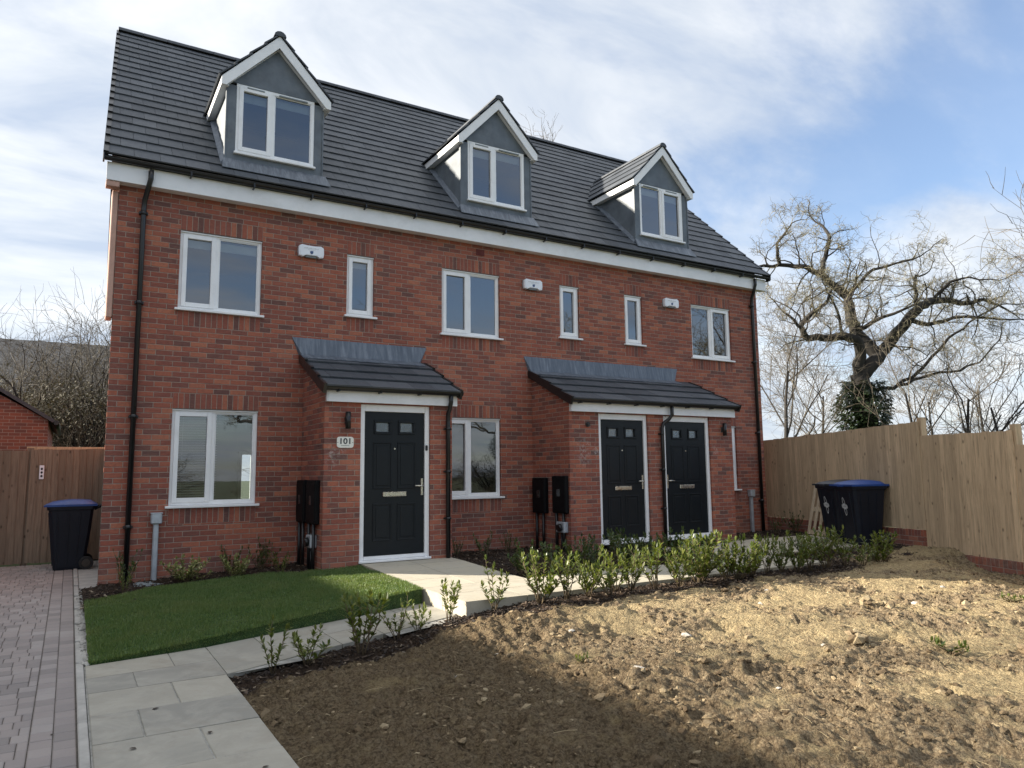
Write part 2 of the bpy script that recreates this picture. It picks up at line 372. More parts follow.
def leaf_mat(name, a, b2, c3, trans=.25, rough=.4, patch=None):
    m, gg, b, o = newmat(name); r = island(gg); pos = geo_pos(gg)
    c = gg.ramp(r, [(0, a), (.55, b2), (1, c3)])
    c = gg.mix(gg.maprange(gg.noise(pos, 45, 3, .6), .45, .75, 0, .35), c, tuple(x * .6 for x in a) + (1,))
    if patch: c = gg.mix(gg.math('MULTIPLY', gg.maprange(gg.noise(pos, 2.4, 5, .65), .45, .7), .6), c, (*patch, 1))
    gg.set(b, 'Base Color', c); gg.set(b, 'Roughness', rough)
    tl = gg.n('ShaderNodeBsdfTranslucent', ins={'Color': gg.mix(.5, c, (.30, .36, .03, 1))})
    mx = gg.n('ShaderNodeMixShader', ins={0: trans, 1: b.outputs[0], 2: tl.outputs[0]})
    gg.t.links.new(mx.outputs[0], o.inputs[0]); return m
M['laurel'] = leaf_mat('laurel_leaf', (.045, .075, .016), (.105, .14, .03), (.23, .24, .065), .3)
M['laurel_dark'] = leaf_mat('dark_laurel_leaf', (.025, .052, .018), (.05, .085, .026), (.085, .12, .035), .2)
M['varieg'] = leaf_mat('variegated_leaf', (.09, .14, .04), (.30, .32, .10), (.62, .58, .30), .25)
M['ivy'] = leaf_mat('ivy_leaf', (.010, .019, .008), (.016, .030, .011), (.032, .048, .018), .05)
M['scrub'] = leaf_mat('scrub_leaf', (.095, .085, .056), (.135, .118, .082), (.185, .165, .125), .02, .85)
M['grass'] = leaf_mat('lawn_blade', (.055, .120, .030), (.10, .175, .045), (.21, .26, .085), .25, .5, (.19, .21, .07))
M['turf'] = plain('turf_ground', (.035, .07, .018), .95, .3, 12, .5, 60)
M['field'] = plain('far_ground', (.07, .085, .035), .95, .3, .5)
M['twig'] = plain('shrub_stem', (.12, .085, .045), .8, .2, 20)
M['bark'] = plain('oak_bark', (.028, .024, .020), .9, .35, 3, .6, 14)
def twig_mat(name, a, b2):
    m, gg, b, o = newmat(name); r = island(gg)
    gg.set(b, 'Base Color', gg.ramp(r, [(0, a), (1, b2)])); gg.set(b, 'Roughness', .85); return m
M['oak_twig'] = twig_mat('oak_twig', (.055, .046, .03), (.27, .24, .145))
M['bare_twig'] = twig_mat('bare_twig', (.055, .046, .034), (.16, .13, .09))
M['scrub_twig'] = twig_mat('scrub_twig', (.06, .052, .04), (.15, .125, .09))
M['bin'] = plain('dark_bin_plastic', (.008, .011, .019), .5, .15, 4, .04, 90, spec=.3)
M['bin_lid'] = plain('blue_lid_plastic', (.011, .058, .25), .42, .12, 4)
M['bin_lid_dark'] = plain('dark_lid_plastic', (.016, .02, .028), .4, .12, 4)
M['cabinet'] = plain('matt_black_cabinet', (.006, .006, .007), .6, .2, 5, spec=.15)
M['tyre'] = plain('bin_tyre', (.02, .019, .018), .8); M['hub'] = plain('bin_hub', (.055, .045, .035), .7)
M['mark'] = plain('pale_print', (.55, .57, .58), .6)
M['ink'] = plain('dark_print', (.015, .02, .03), .6); M['blue_ink'] = plain('blue_print', (.05, .09, .2), .6)
M['plaque'] = plain('cream_enamel', (.80, .78, .70), .3, .03)
M['alarm'] = plain('white_alarm_plastic', (.80, .82, .86), .35, .04, 5)
M['dead_leaf'] = plain('dead_leaf', (.055, .04, .028), .85, .3, 30)
M['render_wall'] = plain('pale_render', (.5, .47, .42), .9)
M['pink_brick'] = brick_tex('garage_brick')

# ------------------------------------------------------------------ terrain heights
def sstep(a, b, x):
    t = max(0, min(1, (x - a) / (b - a))); return t * t * (3 - 2 * t)
def lerp(a, b, t): return a + (b - a) * t
def z_drive(x, y): return lerp(.07, .2, sstep(-4.5, 2.5, y))
def z_lpath(x): return lerp(.075, .19, max(0, min(1, (x - .75) / 2.45)))
def lawn_z(x, y):
    t = max(0, min(1, (x + .16) / 3.3)); s_ = max(0, min(1, (y + 3.9) / 2.9))
    front = lerp(.10, .345, t ** 1.25); back = lerp(.24, .385, t)
    return lerp(front, back, s_)
CP = [(.75, -4.9, .05), (.72, -6.2, .04), (.7, -7.5, .03), (.8, -10, .02), (1.5, -4.9, .075), (2.2, -4.7, .11), (3.0, -4.4, .16), (3.5, -4.6, .27), (4.2, -4.6, .31), (5.5, -4.7, .32), (7, -4.75, .325), (8.6, -4.9, .33),
      (10, -4.6, .35), (11.8, -4.3, .39), (11.1, -5.9, .18), (10.3, -7.9, .02), (9.2, -11, -.1), (6, -6, .27), (6, -8, .13), (4, -6.5, .16), (3, -8, .08), (8, -6.5, .25), (8, -9, .05), (12.5, -10, -.15), (2.2, -6.2, .09), (4, -10, .03), (13, -3, .36), (11, -2.5, .34), (9, -3.6, .33), (8.4, -5.6, .30)]
def soil_z(x, y):
    w = 0; s_ = 0
    for (a, b, z) in CP:
        d = (x - a) ** 2 + (y - b) ** 2; k = 1 / (d * d + .02); w += k; s_ += k * z
    return s_ / w

# ------------------------------------------------------------------ setting: ground, soil, drive, paths
mb = MB()
mb.face([(-300, -300, -.3), (300, -300, -.3), (300, 300, -.3), (-300, 300, -.3)])
tag(mb.build('ground', M['field']), kind='structure')
mb = MB()
mb.face([(-9, 8.9, .12), (16, 8.9, .12), (16, 24, .12), (-9, 24, .12)])
mb.face([(-2.0, 4.15, .12), (-.1, 4.15, .12), (-.1, 8.9, .12), (-2.0, 8.9, .12)])
tag(mb.build('back_garden', M['turf']), kind='structure')

def in_path(x, y, m=0.0):
    if x < .76 - m: return True
    if x <= 3.2 and y > lerp(-4.85, -4.22, max(0, (x - .79) / 2.4)) + m: return True
    if 3.2 < x < 8.9 and y > -4.42 + m: return True
    return False
def build_soil():
    st = .0195; x0, x1, y0, y1 = .6, 13.6, -11.6, -4.1
    nx = int((x1 - x0) / st); ny = int((y1 - y0) / st)
    vs = []; idx = {}; mul = []; dark_left = []; clod = []
    def fx(i): return x0 + i * st
    hs = {}
    for j in range(ny + 1):
        y = y0 + j * st
        for i in range(nx + 1):
            x = x0 + i * st
            # only what a viewer near the camera can see
            if in_path(x, y, .12): continue
            dx, dy = x + .388, y + 11.387
            r_ = dx * .858 - dy * .514; f_ = dx * .514 + dy * .858
            if f_ < .6 or r_ > f_ * .86 + 1.0 or r_ < -f_ * .86 - 1.0: continue
            if (x - 13.26) * .92 - (y + .85) * .38 > .35: continue
            z = soil_z(x, y)
            # distance to the path edge
            if x <= 3.2: e = lerp(-4.85, -4.22, max(0, (x - .79) / 2.4)) - y; em = e; e = min(e, (x - .76) * 2)
            elif x < 8.9: e = em = -4.42 - y
            else: e = sqrt(max(0, (x - 8.9)) ** 2 + max(0, -4.42 - y) ** 2); em = e
            rough = sstep(-.02, .5, e)
            p = Vector((x, y, 0)); pw = p + Vector((mnoise.noise(p * 9), mnoise.noise(p * 9 + Vector((5, 5, 0))), 0)) * .05
            q = mnoise.fractal(p * 1.25 + Vector((3, 9, 0)), .9, 2.1, 4) + .35 * mnoise.noise(p * 4.5)
            q += .85 * (1 - sstep(2.4, 5.2, x + .25 * (y + 7))) + .45 * mnoise.noise(p * 7.5 + Vector((2, 2, 0)))
            cl = sstep(-.36, .45, q)
            a = mnoise.fractal(p * .8, 1.0, 2.1, 3) * .05 + mnoise.fractal(p * 2.6 + Vector((7, 3, 0)), .9, 2.1, 4) * .028
            a += (.14 + .86 * cl) * (.052 * (.42 - mnoise.voronoi(pw * (6.0 + 5.0 * mnoise.noise(p * .5)))[0][0]) + .030 * (.45 - mnoise.voronoi(pw * 19.0)[0][0]) + .030 * mnoise.fractal(p * 9, .7, 2.2, 3) + .012)
            a += (1 - cl) * (.008 * mnoise.fractal(p * 9, .8, 2.2, 3)) + .008 * mnoise.fractal(p * 22, .8, 2.2, 2)
            hole = max(0, mnoise.noise(p * 3.1 + Vector((1, 8, 0))) - .42); a -= .22 * hole
            z += a * (.2 + .8 * rough) - .012
            idx[(i, j)] = len(vs); vs.append((x, y, z))
            mm = 1 - sstep(.25, .75, em + .22 * mnoise.noise(p * 2.3))
            if x > 8.6: mm *= 1 - sstep(9.6, 10.6, x)
            mul.append(mm)
            clod.append(cl)
            dark_left.append(1 - sstep(2.4, 4.6, x + .5 * (y + 7) * -.2 + 1.1 * mnoise.fractal(p * .9 + Vector((2, 6, 0)), 1, 2, 3)))
    fs = []
    for (i, j), a in idx.items():
        b = idx.get((i + 1, j)); c = idx.get((i + 1, j + 1)); d = idx.get((i, j + 1))
        if b is not None and c is not None and d is not None: fs.append((a, b, c, d))
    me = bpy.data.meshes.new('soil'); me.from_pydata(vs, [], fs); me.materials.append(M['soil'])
    at = me.attributes.new('mulch', 'FLOAT', 'POINT'); at.data.foreach_set('value', mul)
    at = me.attributes.new('dark_left', 'FLOAT', 'POINT'); at.data.foreach_set('value', dark_left)
    at = me.attributes.new('clod', 'FLOAT', 'POINT'); at.data.foreach_set('value', clod)
    me.polygons.foreach_set('use_smooth', [True] * len(fs)); me.update()
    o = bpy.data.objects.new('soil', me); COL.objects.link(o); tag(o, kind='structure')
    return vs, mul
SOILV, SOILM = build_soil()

# stuff on the soil: clods, bark chips, straw
def blob(mb, c, r, rnd, mi=0, squash=.7):
    bm = bmesh.new(); bmesh.ops.create_icosphere(bm, subdivisions=1, radius=1)
    sx, sy, sz = r * rnd.uniform(.7, 1.4), r * rnd.uniform(.7, 1.3), r * squash * rnd.uniform(.7, 1.2)
    rot = Matrix.Rotation(rnd.uniform(0, 6.28), 3, 'Z') @ Matrix.Rotation(rnd.uniform(-.5, .5), 3, 'X')
    for v in bm.verts:
        k = rnd.uniform(.55, 1.3); q = rot @ Vector((v.co.x * sx * k, v.co.y * sy * k, v.co.z * sz * k)); v.co = q + Vector(c)
    mb.bm(bm, mi, False)
rnd = random.Random(5)
mbc = MB(); mbk = MB(); mbs = MB()
n_ = len(SOILV)
for k in range(15000):
    i = rnd.randrange(n_); x, y, z = SOILV[i]
    d = sqrt((x + .39) ** 2 + (y + 11.39) ** 2)
    if SOILM[i] > .45:
        # bark chip: a thin slanted flake
        L = rnd.uniform(.008, .024); W = L * rnd.uniform(.25, .5); T = .003
        rot = Matrix.Rotation(rnd.uniform(0, 6.28), 3, 'Z') @ Matrix.Rotation(rnd.uniform(-.7, .7), 3, 'X') @ Matrix.Rotation(rnd.uniform(-.6, .6), 3, 'Y')
        P = [Vector((sx * L, sy * W, sz * T)) for sz in (-1, 1) for sx, sy in ((-1, -1), (1, -1), (1, 1), (-1, 1))]
        c = Vector((x, y, z + .008)); mbk.hexa([rot @ q + c for q in P])
    else:
        if mnoise.fractal(Vector((x, y, 0)) * 1.25 + Vector((3, 9, 0)), .9, 2.1, 4) < rnd.uniform(-.35, .25): continue
        r = .006 + .022 * rnd.random() ** 3 + (.03 * rnd.random() if rnd.random() < .02 else 0)
        blob(mbc, (x + rnd.uniform(-.012, .012), y + rnd.uniform(-.012, .012), z + r * .1), r, rnd)
for k in range(16000):
    i = rnd.randrange(n_); x, y, z = SOILV[i]
    if SOILM[i] <= .3: continue
    L = rnd.uniform(.008, .024); W = L * rnd.uniform(.25, .5); T = .003
    rot = Matrix.Rotation(rnd.uniform(0, 6.28), 3, 'Z') @ Matrix.Rotation(rnd.uniform(-.7, .7), 3, 'X') @ Matrix.Rotation(rnd.uniform(-.6, .6), 3, 'Y')
    P = [Vector((sx * L, sy * W, sz * T)) for sz in (-1, 1) for sx, sy in ((-1, -1), (1, -1), (1, 1), (-1, 1))]
    c = Vector((x + rnd.uniform(-.02, .02), y + rnd.uniform(-.02, .02), z + .008)); mbk.hexa([rot @ q + c for q in P])
for k in range(1100):
    i = rnd.randrange(n_); x, y, z = SOILV[i]
    if SOILM[i] > .4 or (x < 3.5 and rnd.random() < .7): continue
    a = rnd.uniform(0, 6.28); L = rnd.uniform(.02, .08); dz = rnd.uniform(-.005, .012)
    mbs.tube([(x - cos(a) * L, y - sin(a) * L, z + .008 - dz), (x, y, z + .014), (x + cos(a) * L, y + sin(a) * L, z + .008 + dz)], .0016, 3, caps=False)
tag(mbc.build('soil_clods', M['clod']), kind='stuff'); tag(mbk.build('bark_mulch', M['chip']), kind='stuff'); tag(mbs.build('dry_straw', M['straw']), kind='stuff')

# driveway of paving blocks
def z_d(x, y): return z_drive(x, y)
def paver(mb, x0, x1, y0, y1, zf, g_=.0026, h=.05, rnd=rnd, ch=.006):
    j = rnd.uniform(-.0025, .0025); a, b, c, d = x0 + g_, x1 - g_, y0 + g_, y1 - g_
    Z = lambda x, y: zf(x, y) + j
    o_ = [(a, c), (b, c), (b, d), (a, d)]; i_ = [(a + ch, c + ch), (b - ch, c + ch), (b - ch, d - ch), (a + ch, d - ch)]
    vs = [(x, y, Z(x, y) - h) for x, y in o_] + [(x, y, Z(x, y) - ch * .7) for x, y in o_] + [(x, y, Z(x, y)) for x, y in i_]
    fs = [(8, 9, 10, 11)] + [(4 + k, 4 + (k + 1) % 4, 8 + (k + 1) % 4, 8 + k) for k in range(4)] + [(k, (k + 1) % 4, 4 + (k + 1) % 4, 4 + k) for k in range(4)]
    mb.add(vs, fs)
mb = MB()
for c in range(2):
    y = -11
    while y < 3.9:
        L = .165; paver(mb, -.27 - .125 * (c + 1), -.27 - .125 * c, y + c * .07, y + c * .07 + L, z_d); y += L
y = -11; row = 0
while y < 3.85:
    D_ = .158; x = -.522 - rnd.choice((0, .06, .1)); 
    paver(mb, x, -.522, y, y + D_, z_d) if x < -.56 else None
    lim = -6.5
    while x > lim:
        L = rnd.choice((.105, .118, .118, .135)); paver(mb, x - L, x, y, y + D_, z_d); x -= L
    y += D_; row += 1
drv = mb.build('driveway', M['block']); tag(drv, kind='structure')
mb = MB()
ys = [-11.2 + k * .5 for k in range(31)]
for a, b in zip(ys, ys[1:]):
    mb.face([(-7, a, z_d(0, a) - .008), (-.24, a, z_d(0, a) - .008), (-.24, b, z_d(0, b) - .008), (-7, b, z_d(0, b) - .008)])
tag(mb.build('driveway_bed', M['joint']), kind='structure')
mb = MB()   # concrete edging between drive and garden, crumbling mortar along the lawn
y = -11.0
while y < 3.9:
    L = .9; mb.bbox((-.262, y + .004, -.1), (-.205, y + L - .004, z_d(0, y + .45) + .012), .006); y += L
for k in range(420):
    y = rnd.uniform(-3.9, 0); blob(mb, (-.19 + rnd.uniform(-.03, .035), y, z_d(0, y) + .01), rnd.uniform(.012, .03), rnd, 0, .5)
mb.bbox((-.2, .05, .0), (.17, 4.0, .195), .01)
tag(mb.build('kerb', M['concrete']), kind='structure')

# slab paths
mb = MB(); bed = MB()
def slab(x0, x1, y0, y1, zf): paver(mb, x0, x1, y0, y1, zf, .005, .06, rnd, .005)
zl = lambda x, y: z_lpath(x)
y = -4.87; k = 0
while y > -11.4:
    D_ = .61; lf = (.62, .34, .66, .38)[k % 4]
    zf = lambda x, y: .075 - .004 * (-4.9 - y)
    slab(-.195, -.195 + lf * .98 - .04, y - D_, y, zf); slab(-.195 + lf * .98 - .04, .79, y - D_, y, zf); y -= D_; k += 1
# corner and the leg running to the platform step
def shear_slab(x0, x1, t0, t1, zf):
    """slab between fractions t0..t1 across the slightly skewed lower path"""
    def far(x): return lerp(-3.92, -3.36, max(0, min(1, (x + .16) / 3.36)))
    def near(x): return lerp(-4.87, -4.22, max(0, min(1, (x - .79) / 2.4)))
    g_ = .004
    pts = [(x0 + g_, lerp(near(x0), far(x0), t0) + g_), (x1 - g_, lerp(near(x1), far(x1), t0) + g_), (x1 - g_, lerp(near(x1), far(x1), t1) - g_), (x0 + g_, lerp(near(x0), far(x0), t1) - g_)]
    vs = [(x, y, zf(x, y) - .06) for x, y in pts] + [(x, y, zf(x, y)) for x, y in pts]
    mb.hexa(vs)
shear_slab(-.195, .46, .5, 1, zl); shear_slab(.46, .79, .5, 1, zl); shear_slab(-.195, .14, 0, .5, zl); shear_slab(.14, .79, 0, .5, zl)
xs = [.79, 1.24, 1.84, 2.29, 2.75, 3.19]
for a, b in zip(xs, xs[1:]): shear_slab(a, b, 0, 1, zl) if int(a * 10) % 2 else (shear_slab(a, b, 0, .5, zl), shear_slab(a, b, .5, 1, zl))
for a, b in zip([-.2, .4, .79, 1.5, 2.3], [.4, .79, 1.5, 2.3, 3.19]):
    bed.face([(a, -4.86 if a < 1 else -4.6, z_lpath(a) - .008), (b, -4.86 if a < 1 else -4.4, z_lpath(b) - .008), (b, -3.4, z_lpath(b) - .008), (a, -3.9, z_lpath(a) - .008)])
bed.face([(-.2, -11.4, .04), (.785, -11.4, .04), (.785, -4.86, .067), (-.2, -4.86, .067)])
tag(mb.build('path', M['slab']), kind='structure'); tag(bed.build('path_bed', M['joint_pale']), kind='structure')
mb = MB()
zu = lambda x, y: lerp(.35, .415, sstep(-3.2, -1.2, y))
def sl(x0, x1, y0, y1, zf=zu, d=.17):
    g_ = .004; pts = [(x0 + g_, y0 + g_), (x1 - g_, y0 + g_), (x1 - g_, y1 - g_), (x0 + g_, y1 - g_)]
    mb.hexa([(x, y, zf(x, y) - d) for x, y in pts] + [(x, y, zf(x, y)) for x, y in pts])
for (a, b) in ((3.2, 3.9), (3.9, 4.62)):
    for (c, d) in ((-3.3, -2.72), (-2.72, -2.12), (-2.12, -1.6), (-1.6, -1.16)): sl(a, b, c, d)
x = 3.2
for L in (.75, .6, .9, .6, .75, .9, .6, .75): sl(x, x + L, -4.42, -3.85); sl(x, x + L, -3.85, -3.3); x += L
for a, b in ((8.3, 9.0), (9.0, 9.7), (9.7, 10.4)):
    for c, d in ((-3.3, -2.7), (-2.7, -2.1), (-2.1, -1.55)): sl(a, b, c, d, lambda x, y: .35)
for a, b in ((10.4, 11.1), (11.1, 11.8), (11.8, 12.6)):
    for c, d in ((-3.3, -2.7), (-2.7, -2.1), (-2.1, -1.35)): sl(a, b, c, d, lambda x, y: .345)
plat = mb.build('upper_path', M['slab_buff']); tag(plat, kind='structure')

# planted beds (dark bark) behind the paths and along the wall
def bed_sheet(poly_fn, x0, x1, y0, y1, zf, name, amp=.03, st=.05):
    vs = []; idx = {}; fs = []
    for j in range(int((y1 - y0) / st) + 2):
        for i in range(int((x1 - x0) / st) + 2):
            x = min(x1, x0 + i * st); y = min(y1, y0 + j * st)
            if not poly_fn(x, y): continue
            p = Vector((x, y, 0)); z = zf(x, y) + amp * mnoise.fractal(p * 3, .9, 2.1, 4) + amp * .5 * mnoise.fractal(p * 14, .9, 2.1, 2)
            idx[(i, j)] = len(vs); vs.append((x, y, z))
    for (i, j), a in idx.items():
        q = [idx.get((i + 1, j)), idx.get((i + 1, j + 1)), idx.get((i, j + 1))]
        if None not in q: fs.append((a, *q))
    me = bpy.data.meshes.new(name); me.from_pydata(vs, [], fs); me.materials.append(M['soil'])
    at = me.attributes.new('mulch', 'FLOAT', 'POINT'); at.data.foreach_set('value', [1.0] * len(vs))
    me.polygons.foreach_set('use_smooth', [True] * len(fs)); me.update()
    o = bpy.data.objects.new(name, me); COL.objects.link(o); tag(o, kind='structure'); return vs
bv = bed_sheet(lambda x, y: True, -.18, 2.72, -1.6, .02, lambda x, y: lawn_z(x, min(y, -.9)) - .03 + .03 * sstep(-.9, -.2, y), 'planting_bed')
bv += bed_sheet(lambda x, y: True, 4.6, 8.34, -3.34, .02, lambda x, y: .315 + .03 * sstep(-2.6, -.5, y), 'planting_bed')
bv += bed_sheet(lambda x, y: not (x > 10.35 and y < -1.35 and y > -3.25 and x < 12.6), 8.28, 13.7, -4.5, .02, lambda x, y: soil_z(x, y) - .03 if y < -3.3 else .325, 'planting_bed', .02)
mbk = MB()
for k in range(12000):
    x, y, z = rnd.choice(bv)
    L = rnd.uniform(.009, .026); W = L * rnd.uniform(.25, .5); T = .003
    rot = Matrix.Rotation(rnd.uniform(0, 6.28), 3, 'Z') @ Matrix.Rotation(rnd.uniform(-.7, .7), 3, 'X') @ Matrix.Rotation(rnd.uniform(-.6, .6), 3, 'Y')
    P = [Vector((sx * L, sy * W, sz * T)) for sz in (-1, 1) for sx, sy in ((-1, -1), (1, -1), (1, 1), (-1, 1))]
    c = Vector((x + rnd.uniform(-.03, .03), y + rnd.uniform(-.03, .03), z + .008)); mbk.hexa([rot @ q + c for q in P])
tag(mbk.build('bark_mulch', M['chip']), kind='stuff')

# lawn
def bed_edge(x): return -1.25 + .42 * sstep(-.2, .8, x) + .03 * sin(x * 5) - .28 * sstep(1.9, 2.6, x)
def lawn_front(x): return lerp(-3.90, -3.36, max(0, min(1, (x + .16) / 3.33)))
def lawn_right(y): return 3.17
mb = MB(); N = 36
def lawn_top(x):   # far edge of the lawn: the bed, then the porch front
    return bed_edge(x) if x < 2.62 else lerp(-1.12, -1.2, min(1, (x - 2.62) / .5))
cols = [lerp(-.165, 3.17, i / N) for i in range(N + 1)]
for a, b in zip(cols, cols[1:]):
    for j in range(20):
        t0, t1 = j / 20, (j + 1) / 20
        P = [(a, lerp(lawn_front(a), lawn_top(a), t0)), (b, lerp(lawn_front(b), lawn_top(b), t0)), (b, lerp(lawn_front(b), lawn_top(b), t1)), (a, lerp(lawn_front(a), lawn_top(a), t1))]
        mb.face([(x, y, lawn_z(x, y)) for x, y in P])
    mb.face([(a, lawn_front(a), lawn_z(a, lawn_front(a)) - .3), (b, lawn_front(b), lawn_z(b, lawn_front(b)) - .3), (b, lawn_front(b), lawn_z(b, lawn_front(b))), (a, lawn_front(a), lawn_z(a, lawn_front(a)))])
tag(mb.build('lawn', M['turf']), kind='structure')
def build_grass():
    R = np.random.default_rng(3); n = 105000
    xs = R.uniform(-.17, 3.185, n); t = R.uniform(-.012, 1.008, n)
    V = np.empty((n * 5, 3), np.float32); faces = []; extra = []; V_extra = [n * 5]
    ang = R.uniform(0, 2 * pi, n); h = R.uniform(.018, .042, n); w = R.uniform(.0018, .0034, n); lean = R.uniform(0, .022, n); la = R.uniform(0, 2 * pi, n)
    for i in range(n):
        x = float(xs[i]); y = lerp(lawn_front(x), lawn_top(x), float(t[i])); z = lawn_z(x, y) - .003
        k = .7 + .6 * (mnoise.noise(Vector((x * 2.2, y * 2.2, 0))) + .5) + .35 * mnoise.noise(Vector((x * 9, y * 9, 3))); hh = h[i] * k
        cx_, sy_ = cos(ang[i]) * w[i], sin(ang[i]) * w[i]; lx, ly = cos(la[i]) * lean[i], sin(la[i]) * lean[i]
        V[i * 5] = (x - cx_, y - sy_, z); V[i * 5 + 1] = (x + cx_, y + sy_, z)
        V[i * 5 + 2] = (x + cx_ * .8 + lx * .4, y + sy_ * .8 + ly * .4, z + hh * .6); V[i * 5 + 3] = (x - cx_ * .8 + lx * .4, y - sy_ * .8 + ly * .4, z + hh * .6)
        V[i * 5 + 4] = (x + lx, y + ly, z + hh)
        b = i * 5; faces.append((b, b + 1, b + 2, b + 3)); faces.append((b + 3, b + 2, b + 4))
    for i in range(12000):
        x = R.uniform(-.16, 3.18); z1 = lawn_z(x, lawn_front(x)); z0 = z_lpath(x) + .004; z = z0 + (z1 - z0) * R.uniform(0, 1) ** .7; y = lawn_front(x) + .002
        a = R.uniform(-1, 1); L = R.uniform(.012, .032); w_ = .0028; dx, dy, dz = a * L * .6, -abs(R.normal(0, .5)) * L, R.uniform(-.5, .9) * L
        k0 = V_extra[0] + len(extra); extra.extend([(x - w_, y, z), (x + w_, y, z), (x + dx, y + dy, z + dz)]); faces.append((k0, k0 + 1, k0 + 2))
    me = bpy.data.meshes.new('lawn_grass'); me.from_pydata(V.tolist() + extra, [], faces); me.materials.append(M['grass']); me.update()
    o = bpy.data.objects.new('lawn_grass', me); COL.objects.link(o); tag(o, kind='stuff')
build_grass()

# ------------------------------------------------------------------ brickwork
class Fr:
    """vertical wall frame: origin (x,y), direction along the wall, outward normal"""
    def __init__(s, ox, oy, ux, uy, nx, ny): s.a = (ox, oy, ux, uy, nx, ny)
    def P(s, u, z, d=0.0):
        ox, oy, ux, uy, nx, ny = s.a; return (ox + ux * u + nx * d, oy + uy * u + ny * d, z)
def rect_minus(rects, h):
    out = []
    for (a, b, c, d) in rects:
        ha, hb, hc, hd = h
        if hb <= a or ha >= b or hd <= c or hc >= d: out.append((a, b, c, d)); continue
        if ha > a: out.append((a, ha, c, d))
        if hb < b: out.append((hb, b, c, d))
        m0, m1 = max(a, ha), min(b, hb)
        if hc > c: out.append((m0, m1, c, hc))
        if hd < d: out.append((m0, m1, hd, d))
    return out
def one_brick(mb, fr, u0, u1, z0, z1, depth=.06, ch=.003, mi=0):
    if u1 - u0 < .012 or z1 - z0 < .012: return
    j = RND.uniform(-.0012, .0012)
    c = min(ch, (u1 - u0) * .3, (z1 - z0) * .3)
    o_ = [(u0, z0), (u1, z0), (u1, z1), (u0, z1)]; i_ = [(u0 + c, z0 + c), (u1 - c, z0 + c), (u1 - c, z1 - c), (u0 + c, z1 - c)]
    vs = [fr.P(u, z, -depth) for u, z in o_] + [fr.P(u, z, -c * .8 + j) for u, z in o_] + [fr.P(u, z, j) for u, z in i_]
    mb.add(vs, [(8, 9, 10, 11)] + [(4 + k, 4 + (k + 1) % 4, 8 + (k + 1) % 4, 8 + k) for k in range(4)] + [(k, (k + 1) % 4, 4 + (k + 1) % 4, 4 + k) for k in range(4)], mi)
BZ0 = .16
def brick_wall(mb, fr, L, z0, z1, holes=(), solid=(), clip=None, phase=0.0):
    """holes: real openings; solid: areas bricked otherwise (soldier courses); clip(u) = highest z"""
    g_ = .005
    k0 = int(floor((z0 - BZ0) / .075)); k1 = int(math.ceil((z1 - BZ0) / .075))
    for k in range(k0, k1):
        zb = BZ0 + k * .075; off = (.1125 if k % 2 else 0) + phase
        u = -.225 + (off % .225)
        while u < L:
            a, b = max(0, u + g_), min(L, u + .225 - g_); c, d = max(z0, zb + g_), min(z1, zb + .075 - g_)
            u += .225
            if b - a < .01: continue
            if clip:
                d = min(d, clip((a + b) / 2))
                if d - c < .01: continue
            R_ = [(a, b, c, d)]
            for h in list(holes) + list(solid): R_ = rect_minus(R_, h)
            for q in R_: one_brick(mb, fr, *q)
    us = sorted({0, L, *[max(0, min(L, h[0])) for h in holes], *[max(0, min(L, h[1])) for h in holes]})
    zs = sorted({z0, z1, *[h[2] for h in holes], *[h[3] for h in holes]})
    zs = [z for z in zs if z0 <= z <= z1]
    for a, b in zip(us, us[1:]):
        for c, d in zip(zs, zs[1:]):
            m = ((a + b) / 2, (c + d) / 2)
            if any(h[0] < m[0] < h[1] and h[2] < m[1] < h[3] for h in holes): continue
            if clip:
                d0, d1 = min(d, clip(a)), min(d, clip(b))
                if d0 <= c + .005 and d1 <= c + .005: continue
                mb.face([fr.P(a, c, -.0045), fr.P(b, c, -.0045), fr.P(b, max(c + .004, d1), -.0045), fr.P(a, max(c + .004, d0), -.0045)], 1)
            else:
                mb.face([fr.P(a, c, -.0045), fr.P(b, c, -.0045), fr.P(b, d, -.0045), fr.P(a, d, -.0045)], 1)
            mb.face([fr.P(a, c, -.11), fr.P(a, d if not clip else min(d, clip(a)), -.11), fr.P(b, d if not clip else min(d, clip(b)), -.11), fr.P(b, c, -.11)], 1)
    for (a, b, c, d) in holes:
        for (p, q) in (((a, c), (a, d)), ((a, d), (b, d)), ((b, d), (b, c)), ((b, c), (a, c))):
            mb.face([fr.P(p[0], p[1], -.06), fr.P(q[0], q[1], -.06), fr.P(q[0], q[1], -.115), fr.P(p[0], p[1], -.115)], 1)
def soldiers(mb, fr, u0, u1, z0):
    n = max(1, round((u1 - u0) / .075)); w = (u1 - u0) / n
    for i in range(n): one_brick(mb, fr, u0 + i * w + .005, u0 + (i + 1) * w - .005, z0 + .005, z0 + .22)

house = thing('terraced_house', (6.5, 4.3, .16), 'red brick terrace of three homes with dark tiled roof, three gabled dormers and two porches', 'house')
HM = Matrix.Translation((-6.5, -4.3, -.16))
_build = MB.build
def part(mb, name, mat, parent=house, label=None):
    """children keep world coordinates through the parent's inverse"""
    o = mb.build(name, mat); o.parent = parent
    if parent is not house and parent.parent is not None: o.matrix_parent_inverse = parent['_w'] if False else Matrix.Identity(4)
    else: o.matrix_parent_inverse = HM if parent is house else Matrix.Identity(4)
    if label: o['label'] = label
    return o

